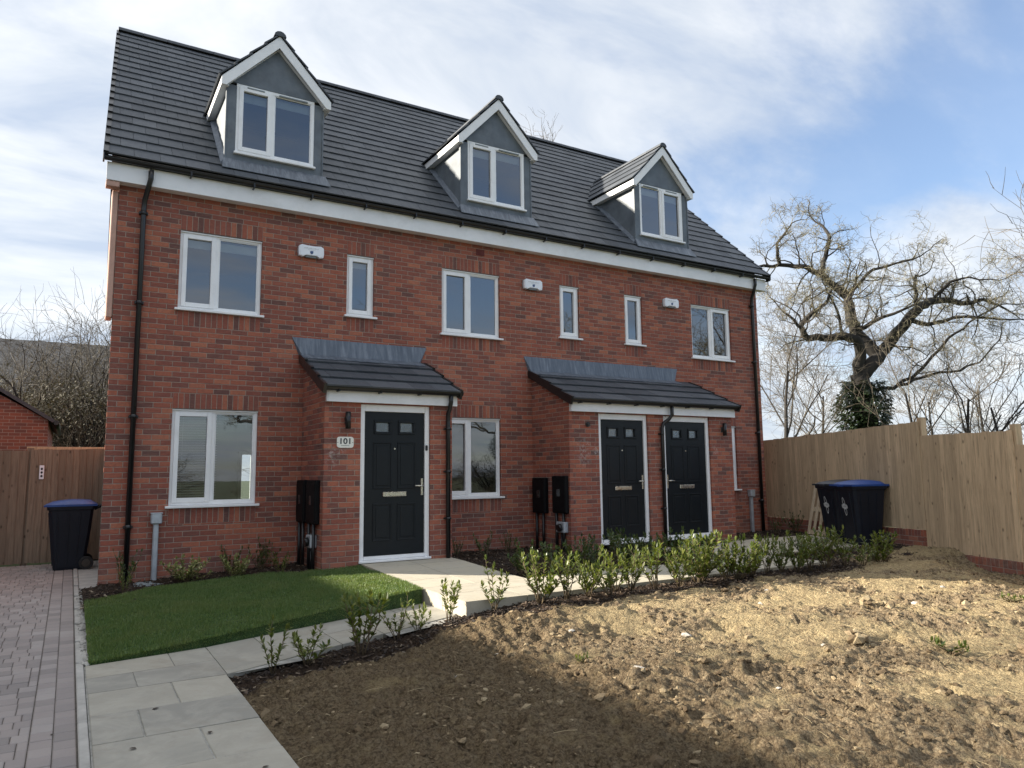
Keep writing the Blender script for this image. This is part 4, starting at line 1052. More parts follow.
# ------------------------------------------------------------------ things fixed to the walls
def relpart(mb, name, mat, parent, label=None):
    """geometry is local to the parent"""
    o = mb.build(name, mat, parent)
    if label: o['label'] = label
    return o
m = MB(); m.bbox((4.205, -1.155, 2.02), (4.245, -1.134, 2.10), .012); tag(m.build('doorbell', M['black']), 'small black doorbell on the white frame of the door numbered 101', 'doorbell')
def alarm(x, z, label):
    t = thing('alarm_box', (x, 0, z), label, 'alarm box', 'alarm boxes on the front wall')
    m = MB(); bm = bmesh.new()
    prof = [(-.19, -.08), (-.2, -.02), (-.195, .07), (-.15, .098), (-.06, .088), (.06, .088), (.15, .098), (.195, .07), (.2, -.02), (.19, -.08), (.13, -.095), (.09, -.068), (-.09, -.068), (-.13, -.095)]
    m.prism([(a, -.075, b) for a, b in prof], (0, .06, 0)); m.prism([(a * .9, -.082, b * .88) for a, b in prof], (0, .007, 0)); relpart(m, 'cover', M['alarm'], t)
    m = MB(); m.prism([(a * 1.02, -.014, b * 1.03) for a, b in prof], (0, .012, 0)); m.bbox((-.09, -.06, -.1), (.09, -.02, -.07), .006); relpart(m, 'backplate', M['grey_box'], t)
    m = MB(); 
    for k in range(11): 
        a = -.115 + k * .021; m.box((a, -.0845, .034), (a + .013, -.083, .047 + .004 * (k % 3)))
    for k in range(6): 
        a = -.06 + k * .021; m.box((a, -.0845, .014), (a + .013, -.083, .022))
    relpart(m, 'lettering', M['mark'], t)
    m = MB(); m.prism([(-.02 + .025 * cos(q) + .02, -.0845, -.022 + .026 * sin(q)) for q in [2 * pi * j / 12 for j in range(12)]], (0, .0015, 0)); m.prism([(-.028, -.0855, .0), (-.006, -.0855, -.02), (.024, -.0855, .012), (.026, -.0855, -.03), (.0, -.0855, -.05), (-.022, -.0855, -.03)], (0, .0008, 0)); relpart(m, 'emblem', M['blue_ink'], t)
alarm(2.715, 5.19, 'white alarm box to the right of the upper left wide window')
alarm(6.88, 5.165, 'white alarm box to the right of the upper middle wide window')
alarm(10.345, 5.195, 'white alarm box beside the upper right wide window')
m = MB(); m.bbox((5.705, -.012, 5.585), (5.875, -.001, 5.70), .004)
for i in range(5): m.bbox((5.72, -.02, 5.60 + i * .02), (5.86, -.012, 5.608 + i * .02), .003)
tag(m.build('air_vent', plain('terracotta_vent', (.16, .04, .035), .8)), 'small dark red air vent above the upper middle window', 'air vent')
def lamp(x, z, label):
    t = thing('wall_lamp', (x, -1.17, z), label, 'wall lamp', 'lamps beside the porch doors')
    m = MB(); m.bbox((-.03, -.022, -.05), (.03, -.001, .05), .006); relpart(m, 'backplate', M['black'], t)
    m = MB(); m.tube([(0, -.075, -.12), (0, -.075, .12)], .038, 14); m.bbox((-.012, -.06, -.015), (.012, -.02, .015), .003); relpart(m, 'lamp_body', M['black'], t)
    m = MB(); m.tube([(0, -.075, .121), (0, -.075, .123)], .030, 12); m.tube([(0, -.075, -.123), (0, -.075, -.121)], .030, 12); relpart(m, 'lens', M['obscure'], t)
lamp(2.965, 2.44, 'black tubular wall lamp above the number plate'); lamp(10.49, 2.46, 'black tubular wall lamp right of the rightmost door')
m = MB(); m.tube([(7.235, -1.172, 2.485), (7.235, -1.20, 2.485)], .042, 14); m.tube([(7.235, -1.2, 2.485), (7.235, -1.215, 2.485)], .022, 10); tag(m.build('cable_outlet', M['black']), 'round black cable outlet left of the doors on the wide porch', 'cable outlet')
t = thing('number_plate', (2.95, -1.17, 2.13), 'cream oval number plate reading 101 beside the black door', 'number plate')
m = MB(); W_, H_ = .122, .078
P = []
for (sx, sy, a0) in ((1, 1, 0), (-1, 1, 90), (-1, -1, 180), (1, -1, 270)):
    for k in range(5): a = radians(a0 + k * 22.5); P.append((sx * (W_ - .04) + .04 * cos(a), -.014, sy * (H_ - .035) + .035 * sin(a)))
m.prism(P, (0, .012, 0)); m.tube([(-.108, -.015, -.005), (-.108, -.0135, -.005)], .006, 8, 1); m.tube([(.108, -.015, -.005), (.108, -.0135, -.005)], .006, 8, 1); relpart(m, 'plate', [M['plaque'], M['black']], t)
cu = bpy.data.curves.new('number_text', 'FONT'); cu.body = '101'; cu.size = .112; cu.align_x = 'CENTER'; cu.align_y = 'CENTER'; cu.extrude = .001; cu.offset = .0022
tmp = bpy.data.objects.new('number_text', cu); COL.objects.link(tmp)
bpy.context.view_layer.update()
me = bpy.data.meshes.new_from_object(tmp.evaluated_get(bpy.context.evaluated_depsgraph_get())); bpy.data.objects.remove(tmp)
no = bpy.data.objects.new('numerals', me); me.materials.clear(); me.materials.append(M['ink']); COL.objects.link(no); no.parent = t; no.location = (0, -.0155, .012); no.rotation_euler = (pi / 2, 0, 0); no.scale = (1.15, 1, 1)
m = MB()
for k in range(9): m.box((-.06 + k * .0135, -.0155, -.052), (-.051 + k * .0135, -.0145, -.045))
relpart(m, 'small_lettering', M['ink'], t)

def meter(x, y, z0, z1, w, d, label):
    t = thing('meter_cabinet', (x, y, z0), label, 'meter cabinet', 'meter cabinets on the porch side walls')
    m = MB(); m.bbox((-d, -w / 2, 0), (-.001, w / 2, z1 - z0), .012); relpart(m, 'cabinet', M['cabinet'], t)
    m = MB(); m.bbox((-d - .008, -w / 2 + .02, .03), (-d + .002, w / 2 - .02, z1 - z0 - .05), .006); relpart(m, 'door', M['cabinet'], t)
    m = MB(); m.bbox((-d - .012, -.05, z1 - z0 - .35), (-d - .004, .05, z1 - z0 - .22), .004); relpart(m, 'label_plate', plain('black_gloss', (.02, .022, .025), .15), t)
    for dy in (-w * .25, w * .25):
        m = MB(); m.tube([(-.05, dy, .0), (-.05, dy, -z0 + .28)], .026, 8); relpart(m, 'pipe', M['black'], t)
def socket(x, y, z, label):
    t = thing('junction_box', (x, y, z), label, 'junction box', 'grey junction boxes under the meter cabinets')
    m = MB(); m.bbox((-.095, -.12, -.09), (-.001, .12, .09), .012); relpart(m, 'box', M['steel'], t)
    m = MB(); m.tube([(-.098, -.02, 0), (-.15, -.02, -.01)], .062, 14); relpart(m, 'cap', M['black'], t)
    m = MB(); m.tube([(-.04, .03, -.09), (-.04, .03, -z + .3)], .016, 8); m.tube([(-.04, -.03, .09), (-.04, -.03, .22)], .016, 8); relpart(m, 'conduit', M['black'], t)
meter(2.648, -.27, .98, 1.60, .40, .08, 'black meter cabinet in the corner left of the narrow porch'); meter(2.648, -.80, .98, 1.60, .46, .07, 'black meter cabinet beside the brick edge of the narrow porch')
socket(2.648, -.80, .74, 'grey junction box under the cabinets of the narrow porch')
meter(6.85, -.30, .96, 1.58, .42, .08, 'black meter cabinet in the corner left of the wide porch'); meter(6.85, -.92, .98, 1.61, .42, .07, 'black meter cabinet beside the brick edge of the wide porch')
socket(6.85, -.98, .75, 'grey junction box under the cabinets of the wide porch')
def riser(x, z0, z1, label):
    t = thing('cable_riser', (x, -.002, z0), label, 'cable riser', 'grey cable risers on the front wall')
    m = MB(); m.bbox((-.035, -.075, 0), (.035, -.002, z1 - z0 - .14), .012); relpart(m, 'duct', M['steel'], t)
    m = MB(); m.bbox((-.07, -.11, z1 - z0 - .15), (.07, -.001, z1 - z0), .014); m.bbox((-.076, -.114, z1 - z0 - .012), (.076, -.001, z1 - z0 + .002), .005); relpart(m, 'cap_box', M['steel'], t)
riser(.665, .22, 1.18, 'grey metal cable riser below the lower left window'); riser(12.5, .32, 1.24, 'grey metal cable riser at the right end of the wall')
m = MB()
m.bbox((.40, -.47, .20), (1.02, -.10, .262), .006)
for k in range(9): m.bbox((.44, -.435 + k * .035, .264), (.98, -.42 + k * .035, .272), .003)
tag(m.build('drain_grating', M['grey_box']), 'grey slotted drain grating in the bed by the left cable riser', 'drain cover')
# ------------------------------------------------------------------ fences
def fence_panel(root, A, B, zb, zt, side, mat, bw=.115, seed=1, rail=True):
    """feather-edge boards from A to B; zb, zt: (start, end) heights; one panel = one part"""
    A = Vector((A[0], A[1], 0)); B = Vector((B[0], B[1], 0)); d = (B - A); L = d.length; d.normalize(); n = Vector((-d.y, d.x, 0)) * side
    r = random.Random(seed); m = MB(); u = 0
    while u < L - .01:
        w = min(bw, L - u); z0 = lerp(zb[0], zb[1], u / L) + r.uniform(-.004, .004); z1 = lerp(zt[0], zt[1], u / L) + r.uniform(-.006, .006)
        p = A + d * u; q = A + d * (u + w + .014); t0, t1 = .021 + r.uniform(-.002, .005), .003
        lean = r.uniform(-.004, .004)
        b0 = [p, q, q + n * (t1 + .006), p + n * t0]
        m.hexa([(v.x, v.y, z0) for v in b0] + [(v.x + d.x * lean, v.y + d.y * lean, z1) for v in b0]); u += w
    relpart(m, 'panel', mat, root)
    if rail:
        for f in (.12, .5, .88):
            m = MB(); za = lerp(zb[0], zt[0], f); zc = lerp(zb[1], zt[1], f); b0 = [A - n * .06, B - n * .06, B - n * .003, A - n * .003]
            m.hexa([(b0[0].x, b0[0].y, za), (b0[1].x, b0[1].y, zc), (b0[2].x, b0[2].y, zc), (b0[3].x, b0[3].y, za), (b0[0].x, b0[0].y, za + .07), (b0[1].x, b0[1].y, zc + .07), (b0[2].x, b0[2].y, zc + .07), (b0[3].x, b0[3].y, za + .07)]); relpart(m, 'rail', mat, root)
def fence_post(root, P, d, zb, zt, mat, off=0.0):
    d = Vector((d[0], d[1], 0)).normalized(); n = Vector((-d.y, d.x, 0)); c = Vector((P[0], P[1], 0)) + n * off
    b0 = [c - d * .05 - n * .05, c + d * .05 - n * .05, c + d * .05 + n * .05, c - d * .05 + n * .05]; m = MB()
    m.hexa([(v.x, v.y, zb) for v in b0] + [(v.x, v.y, zt) for v in b0]); relpart(m, 'post', mat, root)
FD = Vector((-.38, -.925, 0)).normalized()
P0 = Vector((15.9, 5.5, 0)); P1 = Vector((11.85, -4.26, 0)); P2 = Vector((11.12, -6.03, 0)); P3 = Vector((9.2, -10.7, 0))
rf = thing('timber_fence', (0, 0, 0), 'pale timber close-board fence stepping down beside the right bins', 'fence')
Pm = P0 + (P1 - P0) * .34; Pn = P0 + (P1 - P0) * .66
for (a, b, za, zc) in ((P0, Pm, .50, .55), (Pm, Pn, .55, .60), (Pn, P1, .60, .65)): fence_panel(rf, a, b, (za, zc), (za + 1.8, zc + 1.8), -1, M['fence'], seed=int(a.x * 10))
fence_panel(rf, P1 + Vector((.02, -.01, 0)), P2, (.33, .35), (2.21, 2.19), -1, M['fence'], seed=77)
P2b = P2 + (P3 - P2) * .30
fence_panel(rf, P2 + Vector((.03, .02, 0)), P2b, (.14, .09), (1.98, 1.95), -1, M['fence'], seed=88); pass
for P, z in ((P1, 2.52), (P2, 2.28), (P2b, 2.05), (Pn, 2.42), (Pm, 2.36)): fence_post(rf, P, FD, -.2, z, M['fence'], .07)
# brick plinth under the fence
pw = thing('brick_plinth', (0, 0, 0), 'low red brick plinth under the pale timber fence', 'wall')
def plinth(A, B, zb, zt):
    d = (B - A); L = d.length; d.normalize(); fr = Fr(A.x - d.y * -.0, A.y, d.x, d.y, d.y, -d.x)
    m = MB(); n = int(L / .075)
    for i in range(n):
        z1 = lerp(zt[0], zt[1], i / n) - .004; one_brick(m, fr, i * L / n + .005, (i + 1) * L / n - .005, z1 - .105, z1)
        if i % 3 == 0:
            for k in range(4):
                z2 = z1 - .115 - k * .075; one_brick(m, fr, i * L / n + .005 + (.1 if k % 2 else 0), min(L, i * L / n + .22 + (.1 if k % 2 else 0)), z2 - .065, z2)
    m.face([fr.P(0, zb, -.005), fr.P(L, zb, -.005), fr.P(L, zt[1] - .008, -.005), fr.P(0, zt[0] - .008, -.005)], 1)
    relpart(m, 'brick_course', [M['brick'], M['mortar']], pw)
OFF = Vector((FD.y, -FD.x, 0)) * .05
plinth(P0 + OFF, P1 + OFF, .0, (.50, .65)); plinth(P1 + OFF, P2 + OFF, -.3, (.33, .35)); plinth(P2 + OFF, P2b + OFF, -.5, (.13, .05))
# left fence with its gate
lf = thing('timber_fence', (0, 0, 0), 'brown weathered timber fence with a gate at the end of the drive', 'fence')
fence_panel(lf, (.17, 4.0), (-.98, 4.0), (.22, .22), (2.19, 2.17), 1, M['fence_old'], .105, 5)
fence_panel(lf, (-1.03, 4.0), (-3.0, 4.0), (.22, .22), (2.15, 2.15), 1, M['fence_old'], .12, 6); fence_panel(lf, (-3.0, 4.0), (-7.0, 4.0), (.2, .2), (2.15, 2.15), 1, M['fence_old'], .12, 7)
fence_post(lf, (-1.0, 4.0), (1, 0), .1, 2.2, M['fence_old'], .07)
t = thing('gate_sign', (-.815, 3.97, 1.655), 'small white upright sign with dark marks on the brown fence', 'sign')
m = MB(); m.bbox((-.035, -.012, 0), (.035, -.001, .24), .003); relpart(m, 'plate', M['alarm'], t)
m = MB(); 
for k in range(3): m.prism([(.018 * cos(q), -.0135, .055 + k * .062 + .022 * sin(q)) for q in [2 * pi * j / 10 for j in range(10)]], (0, .001, 0))
relpart(m, 'marks', M['ink'], t)

# ------------------------------------------------------------------ wheeled bins
def make_bin(lidmat, loc, rz, label, emblem=True):
    t = thing('wheeled_bin', loc, label, 'wheelie bin', 'dark wheelie bins', rz)
    bm = bmesh.new()
    # x forward (front face at +x), wheels at -x
    lv = [(.0, .225, -.20, .19), (.05, .235, -.215, .20), (.55, .265, -.27, .25), (.90, .285, -.30, .29), (.905, .305, -.32, .31), (.97, .31, -.325, .315)]
    rings = []
    for (z, hw, xr, xf) in lv:
        c = .04; R_ = []
        for (sx, sy) in ((1, -1), (1, 1), (-1, 1), (-1, -1)):
            x = xf if sx > 0 else xr; y = hw * sy
            pts = [(x - sx * c, y), (x, y - sy * c)]
            if (sx, sy) in ((1, 1), (-1, -1)): pts = pts[::-1]
            R_ += [bm.verts.new((px, py, z)) for px, py in pts]
        rings.append(R_)
    for a, b in zip(rings, rings[1:]):
        for i in range(8):
            f = bm.faces.new((a[i], a[(i + 1) % 8], b[(i + 1) % 8], b[i]))
    bm.faces.new(rings[0][::-1]); bm.faces.new(rings[-1])
    bmesh.ops.recalc_face_normals(bm, faces=bm.faces[:])
    m = MB(); m.bm(bm)
    for y in (-.15, -.05, .05, .15): m.hexa([(.20, y - .012, .08), (.20, y + .012, .08), (.212, y + .008, .08), (.212, y - .008, .08), (.288, y - .012, .86), (.288, y + .012, .86), (.298, y + .008, .86), (.298, y - .008, .86)]) if abs(y) > .1 else None
    for sy in (-1, 1):
        for x in (-.1, .02, .14): m.hexa([(x - .012, sy * .228, .10), (x + .012, sy * .228, .10), (x + .008, sy * .243, .10), (x - .008, sy * .243, .10), (x * 1.25 - .012, sy * .278, .84), (x * 1.25 + .012, sy * .278, .84), (x * 1.25 + .008, sy * .292, .84), (x * 1.25 - .008, sy * .292, .84)])
    relpart(m, 'body', M['bin'], t)
    m = MB()   # lid: shallow dome falling to the front
    NX, NY = 8, 6; V = []
    for i in range(NX + 1):
        for j in range(NY + 1):
            u, v = i / NX * 2 - 1, j / NY * 2 - 1
            x = lerp(-.345, .34, i / NX); hw = .312; z = 1.005 + .055 * (1 - u * u * .8) * (1 - v * v * .85) + (-.01 * u)
            if i in (0, NX) or j in (0, NY): z = .985
            V.append((x, v * hw, z))
    m.add(V, [(i * (NY + 1) + j, (i + 1) * (NY + 1) + j, (i + 1) * (NY + 1) + j + 1, i * (NY + 1) + j + 1) for i in range(NX) for j in range(NY)], 0, True)
    b = [(-.345, -.312), (.34, -.312), (.34, .312), (-.345, .312)]
    m.hexa([(x, y, .955) for x, y in b] + [(x * .998, y * .998, .984) for x, y in b])
    m.bbox((.32, -.07, .945), (.362, .07, .975), .006)
    relpart(m, 'lid', lidmat, t)
    m = MB(); m.tube([(-.31, -.22, .90), (-.40, -.22, .95), (-.40, .22, .95), (-.31, .22, .90)], .017, 8); relpart(m, 'handle', M['bin'], t)
    m = MB(); m.tube([(-.235, -.27, .10), (-.235, .27, .10)], .012, 8); relpart(m, 'axle', M['steel'], t)
    for sy in (-1, 1):
        m = MB()
        m.tube([(-.235, sy * .235, .10), (-.235, sy * .24, .10), (-.235, sy * .28, .10), (-.235, sy * .285, .10)], [.09, .10, .10, .09], 18); w = relpart(m, 'wheel', M['tyre'], t)
        m = MB(); m.tube([(-.235, sy * .284, .10), (-.235, sy * .292, .10)], [.062, .055], 14); m.tube([(-.235, sy * .29, .10), (-.235, sy * .3, .10)], .02, 8); relpart(m, 'hub', M['hub'], w)
    if emblem:
        m = MB()
        def pt(y, z): return (lerp(.2, .255, (z - .05) / .5) + .011 + .06 * max(0, z - .55) / .35 * .7, y, z)
        for (rx, rz_, yo, zo) in ((.05, .05, 0, 0),):
            m.face([pt(yo + rx * cos(q), .62 + zo + rz_ * sin(q)) for q in [2 * pi * j / 16 for j in range(16)]])
        for yo in (-.05, .05):
            m.face([pt(yo + .026 * cos(q), .62 + .034 * sin(q)) for q in [2 * pi * j / 12 for j in range(12)]])
        for sg in (-1, 1):
            k = 14
            for j in range(k):
                a0, a1 = pi * j / k, pi * (j + 1) / k
                P = [pt(.034 * cos(a0), .62 + sg * (.04 + .11 * sin(a0))), pt(.034 * cos(a1), .62 + sg * (.04 + .11 * sin(a1))), pt(.022 * cos(a1), .62 + sg * (.04 + .095 * sin(a1))), pt(.022 * cos(a0), .62 + sg * (.04 + .095 * sin(a0)))]
                m.face(P if sg > 0 else P[::-1])
        for k in range(5): m.face([pt(-.028 + k * .012, .612), pt(-.022 + k * .012, .612), pt(-.022 + k * .012, .63), pt(-.028 + k * .012, .63)], 1)
        relpart(m, 'emblem', [M['mark'], M['bin']], t)
    return t
make_bin(M['bin_lid'], (-.34, 2.95, .19), pi, 'dark wheelie bin with blue lid beside the brown fence, left of the house', False).scale = (1.07, 1.07, 1.07)
ang = atan2(.353, -.935)
make_bin(M['bin_lid'], (11.79, -3.13, .345), ang, 'dark wheelie bin with bright blue lid nearest the camera by the right fence').scale = (1.07, 1.07, 1.07)
make_bin(M['bin_lid_dark'], (12.09, -2.54, .345), ang, 'dark wheelie bin with dark lid between pallet and blue-lidded bin').scale = (1.07, 1.07, 1.07)

# pallet leaning on the fence
t = thing('wooden_pallet', (12.56, -1.74, .345), 'pale wooden pallet leaning on the fence behind the right bins', 'pallet')
t.rotation_euler = (radians(13), 0, atan2(FD.y, FD.x) + pi)
for k in range(5):
    m = MB(); x = -.42 + k * .19; m.bbox((x, .062, .0), (x + .085, .082, 1.06), .004); relpart(m, 'deck_board', M['pallet'], t)
for z in (.0, .47, .96):
    m = MB(); m.bbox((-.43, -.03, z), (.43, .06, z + .095), .004); relpart(m, 'bearer', M['pallet'], t)
for k in (0, 2, 4):
    m = MB(); x = -.42 + k * .19; m.bbox((x, -.052, .0), (x + .085, -.032, 1.06), .004); relpart(m, 'base_board', M['pallet'], t)
t = thing('garden_trellis', (-.4, 6.2, .1), 'low timber rail with white posts behind the brown fence', 'trellis')
m = MB(); m.bbox((-.75, -.03, 2.14), (.62, .03, 2.20), .004); relpart(m, 'rail', M['fence'], t)
for x, mt in ((-.6, 'fence'), (-.1, 'fence'), (.28, 'upvc'), (.46, 'upvc')):
    m = MB(); m.bbox((x - .03, -.03, 0), (x + .03, .03, 2.139), .004); relpart(m, 'post', M[mt], t)

# ------------------------------------------------------------------ plants
def leaf(mb, p, d, up, L, W, rnd, mi=0):
    d = d.normalized(); s = d.cross(up)
    if s.length < 1e-3: s = d.orthogonal()
    s.normalize(); nrm = s.cross(d).normalized(); droop = -nrm * L * rnd.uniform(.02, .16)
    a = p + d * L * .32 + s * W * .48 + nrm * W * .12; b = p + d * L * .32 - s * W * .48 + nrm * W * .12; c = p + d * L * .68 + s * W * .42 + nrm * W * .08 + droop * .4; e = p + d * L * .68 - s * W * .42 + nrm * W * .08 + droop * .4
    m0 = p + d * L * .34; m1 = p + d * L * .68 + droop * .4; tip = p + d * L + droop
    mb.add([p, a, m0, b, c, m1, e, tip], [(0, 1, 2), (0, 2, 3), (1, 4, 5, 2), (2, 5, 6, 3), (4, 7, 5), (5, 7, 6)], mi, True)
def plant_mesh(seed, h, spread, nst, nleaf, L, W, up=.7, name='laurel'):
    r = random.Random(seed); lf_ = MB(); st = MB()
    for k in range(nst):
        a = 2 * pi * k / nst + r.uniform(-.5, .5); hh = h * r.uniform(.45, 1.0); sp = spread * r.uniform(.35, 1)
        P = [Vector((0, 0, -.02)) + Vector((cos(a), sin(a), 0)) * .02]
        for i in range(1, 6):
            f = i / 5; P.append(Vector((cos(a) * sp * f ** .8 + r.uniform(-.012, .012), sin(a) * sp * f ** .8 + r.uniform(-.012, .012), hh * f)))
        st.tube(P, [.0055, .005, .0045, .004, .003, .002], 5)
        for i in range(nleaf):
            f = r.uniform(.10, 1.0) ** .75; q = f * 5; i0 = min(4, int(q)); p = P[i0].lerp(P[i0 + 1], q - i0); t_ = (P[i0 + 1] - P[i0]).normalized()
            b = r.uniform(0, 2 * pi); o_ = Vector((cos(b), sin(b), 0)); d = (t_ * up + o_ * r.uniform(.45, 1.25) + Vector((0, 0, r.uniform(-.15, .35)))).normalized()
            k_ = r.uniform(.65, 1.15) * (1.0 if f < .85 else .8); leaf(lf_, p, d, Vector((0, 0, 1)), L * k_, W * k_, r)
        for i in range(4):
            b = r.uniform(0, 6.28); leaf(lf_, P[5], (Vector((0, 0, 1)) + Vector((cos(b), sin(b), 0)) * .35), Vector((cos(b), sin(b), .2)), L * .8, W * .7, r)
    return lf_, st
_cache = {}
def plant(kind, loc, s, rz, name, label, cat, group, matl, **kw):
    key = (kind, tuple(sorted(kw.items())), matl)
    t = thing(name, loc, label, cat, group, rz); t.scale = (s * (1 + .25 * sin(rz * 5)), s * (1 + .2 * cos(rz * 3)), s); t.rotation_euler = (.12 * sin(rz * 7), .12 * cos(rz * 4), rz)
    if key not in _cache:
        l_, s_ = plant_mesh(**kw); a = relpart(l_, 'foliage', M[matl], t); b = relpart(s_, 'stem', M['twig'], t); _cache[key] = (a, b)
    else:
        for src in _cache[key]:
            c = src.copy(); COL.objects.link(c); c.parent = t
    return t
V6 = [dict(seed=100 + i, h=.46, spread=(.18, .23, .25, .23, .26, .25)[i], nst=(6, 7, 8, 11, 12, 11)[i], nleaf=(22, 23, 24, 30, 28, 32)[i], L=(.075, .085, .08, .074, .082, .078)[i], W=.028) for i in range(6)]
r = random.Random(21)
front = [(1.13, -4.98, .072, .86, 'leafy laurel sapling at the corner of the slab path, first of the hedge row'), (1.42, -4.93, .08, .72, 'short upright laurel sapling second along the lower slab path'), (1.90, -4.92, .1, 1.0, 'tall open laurel sapling third along the lower slab path, before the lawn'),
         (2.36, -4.62, .125, .72, 'low bushy laurel sapling fourth along the lower slab path'), (2.62, -4.52, .14, .66, 'slender laurel sapling fifth along the lower slab path'), (3.02, -4.38, .17, .78, 'laurel sapling just below the step in the path'), (3.48, -4.52, .26, .95, 'laurel sapling at the top of the path step')]
for i, (x, y, z, s, lab) in enumerate(front): plant('a', (x, y, z), s * 1.12, r.uniform(0, 6.28), 'laurel_sapling', lab, 'shrub', 'laurel saplings planted along the path', 'laurel', **V6[i % 3])
GL = 'young laurel in the thick of the hedge row along the upper path'
row2 = [(3.98, -4.62, .30, 1.1), (4.28, -4.60, .31, 1.05), (4.62, -4.58, .31, .8), (4.86, -4.62, .32, 1.0), (5.06, -4.55, .32, 1.15), (5.30, -4.62, .32, .95), (5.58, -4.60, .32, .9), (5.96, -4.66, .32, .85), (6.18, -4.62, .32, 1.1), (6.42, -4.60, .32, 1.05), (6.70, -4.63, .32, .85), (6.95, -4.66, .32, .95), (7.22, -4.65, .32, 1.0), (7.48, -4.64, .325, .9),
        (7.76, -4.66, .325, 1.05), (8.05, -4.66, .325, .95), (8.32, -4.7, .325, 1.0), (8.62, -4.75, .325, 1.1), (8.9, -4.8, .33, 1.0), (9.2, -4.85, .33, 1.0), (9.5, -4.85, .335, .95), (9.8, -4.82, .34, .85)]
for i, (x, y, z, s) in enumerate(row2): plant('a', (x + r.uniform(-.06, .06), y + r.uniform(-.06, .03), z), s * r.uniform(.95, 1.35) * (1 if x < 7.6 else .85), r.uniform(0, 6.28), 'laurel_shrub', GL, 'shrub', 'young laurels in the hedge row', 'laurel', **V6[r.randrange(1, 6)])
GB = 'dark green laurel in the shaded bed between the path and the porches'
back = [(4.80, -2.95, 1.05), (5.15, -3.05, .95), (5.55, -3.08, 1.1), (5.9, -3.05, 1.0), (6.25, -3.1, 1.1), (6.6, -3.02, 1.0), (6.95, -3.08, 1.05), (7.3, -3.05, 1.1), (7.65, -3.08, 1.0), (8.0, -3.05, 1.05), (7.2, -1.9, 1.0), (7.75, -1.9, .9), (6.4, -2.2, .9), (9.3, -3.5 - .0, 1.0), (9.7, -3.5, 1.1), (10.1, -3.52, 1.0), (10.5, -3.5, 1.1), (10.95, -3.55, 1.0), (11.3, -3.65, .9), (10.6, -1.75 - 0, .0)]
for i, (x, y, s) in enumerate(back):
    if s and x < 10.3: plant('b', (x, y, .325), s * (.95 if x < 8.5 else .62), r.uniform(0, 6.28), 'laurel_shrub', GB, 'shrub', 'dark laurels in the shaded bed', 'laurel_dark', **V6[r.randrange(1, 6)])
VB = dict(seed=55, h=.34, spread=.27, nst=20, nleaf=30, L=.055, W=.024, up=.5)
plant('v', (.98, -.52, .25), 1.0, .3, 'bed_shrub', 'green and cream shrub in the bed right of the grey riser', 'shrub', None, 'varieg', **VB)
plant('v', (1.62, -.62, .27), .95, 2.1, 'bed_shrub', 'pale yellow variegated shrub under the right half of the lower left window', 'shrub', None, 'varieg', **VB)
VD = dict(seed=66, h=.42, spread=.2, nst=9, nleaf=24, L=.06, W=.016, up=.8)
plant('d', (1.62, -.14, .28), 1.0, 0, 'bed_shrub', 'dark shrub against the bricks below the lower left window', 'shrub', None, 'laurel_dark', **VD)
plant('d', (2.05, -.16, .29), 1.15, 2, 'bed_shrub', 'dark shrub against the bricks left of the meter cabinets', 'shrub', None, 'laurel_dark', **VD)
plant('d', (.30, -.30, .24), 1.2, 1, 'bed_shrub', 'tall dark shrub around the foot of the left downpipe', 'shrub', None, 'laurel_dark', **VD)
plant('e', (.27, -.75, .22), .8, 1, 'bed_shrub', 'light green tufted shrub at the left corner of the bed', 'shrub', None, 'laurel', **VD)
plant('e', (2.22, -.66, .29), .8, 4, 'bed_shrub', 'light green tufted shrub before the meter cabinets of the narrow porch', 'shrub', None, 'laurel', **VD)
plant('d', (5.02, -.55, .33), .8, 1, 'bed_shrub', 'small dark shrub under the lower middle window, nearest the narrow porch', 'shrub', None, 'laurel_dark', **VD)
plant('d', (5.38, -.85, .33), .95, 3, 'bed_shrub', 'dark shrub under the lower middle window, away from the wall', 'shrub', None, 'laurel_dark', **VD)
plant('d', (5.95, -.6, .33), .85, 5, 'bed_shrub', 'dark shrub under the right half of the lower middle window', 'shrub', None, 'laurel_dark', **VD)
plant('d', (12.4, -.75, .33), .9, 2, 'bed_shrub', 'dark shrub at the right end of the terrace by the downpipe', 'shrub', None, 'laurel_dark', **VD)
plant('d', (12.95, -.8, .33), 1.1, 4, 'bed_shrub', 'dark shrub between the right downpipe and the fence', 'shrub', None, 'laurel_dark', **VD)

# leaves and crumbs blown onto the paving
r = random.Random(9)
GLf = 'small dead brown leaf lying on the paving'
for (x, y) in ((-.62, -6.45), (-.66, -6.42), (-.47, -6.62), (-.7, -6.9), (-.76, -6.95), (-1.2, -5.6), (-.9, -3.9), (-1.1, -3.2), (-.4, -5.75), (.02, -6.3), (.05, -6.7), (.45, -6.25), (.2, -5.55), (.62, -7.0), (-1.5, -3.6), (-.85, -1.0), (-1.3, -6.1)):
    m = MB(); z = (z_drive(x, y) if x < -.2 else .075 - .004 * (-4.9 - y)) + .004; L = r.uniform(.022, .04)
    a = r.uniform(0, 6.28); d = Vector((cos(a), sin(a), 0)); leaf(m, Vector((0, 0, 0)) - d * L / 2, d + Vector((0, 0, .15)), Vector((0, 0, 1)), L * 1.3, L * .8, r)
    o = m.build('dead_leaf', M['dead_leaf']); o.location = (x, y, z); tag(o, GLf, 'leaf', 'dead leaves on the paving')
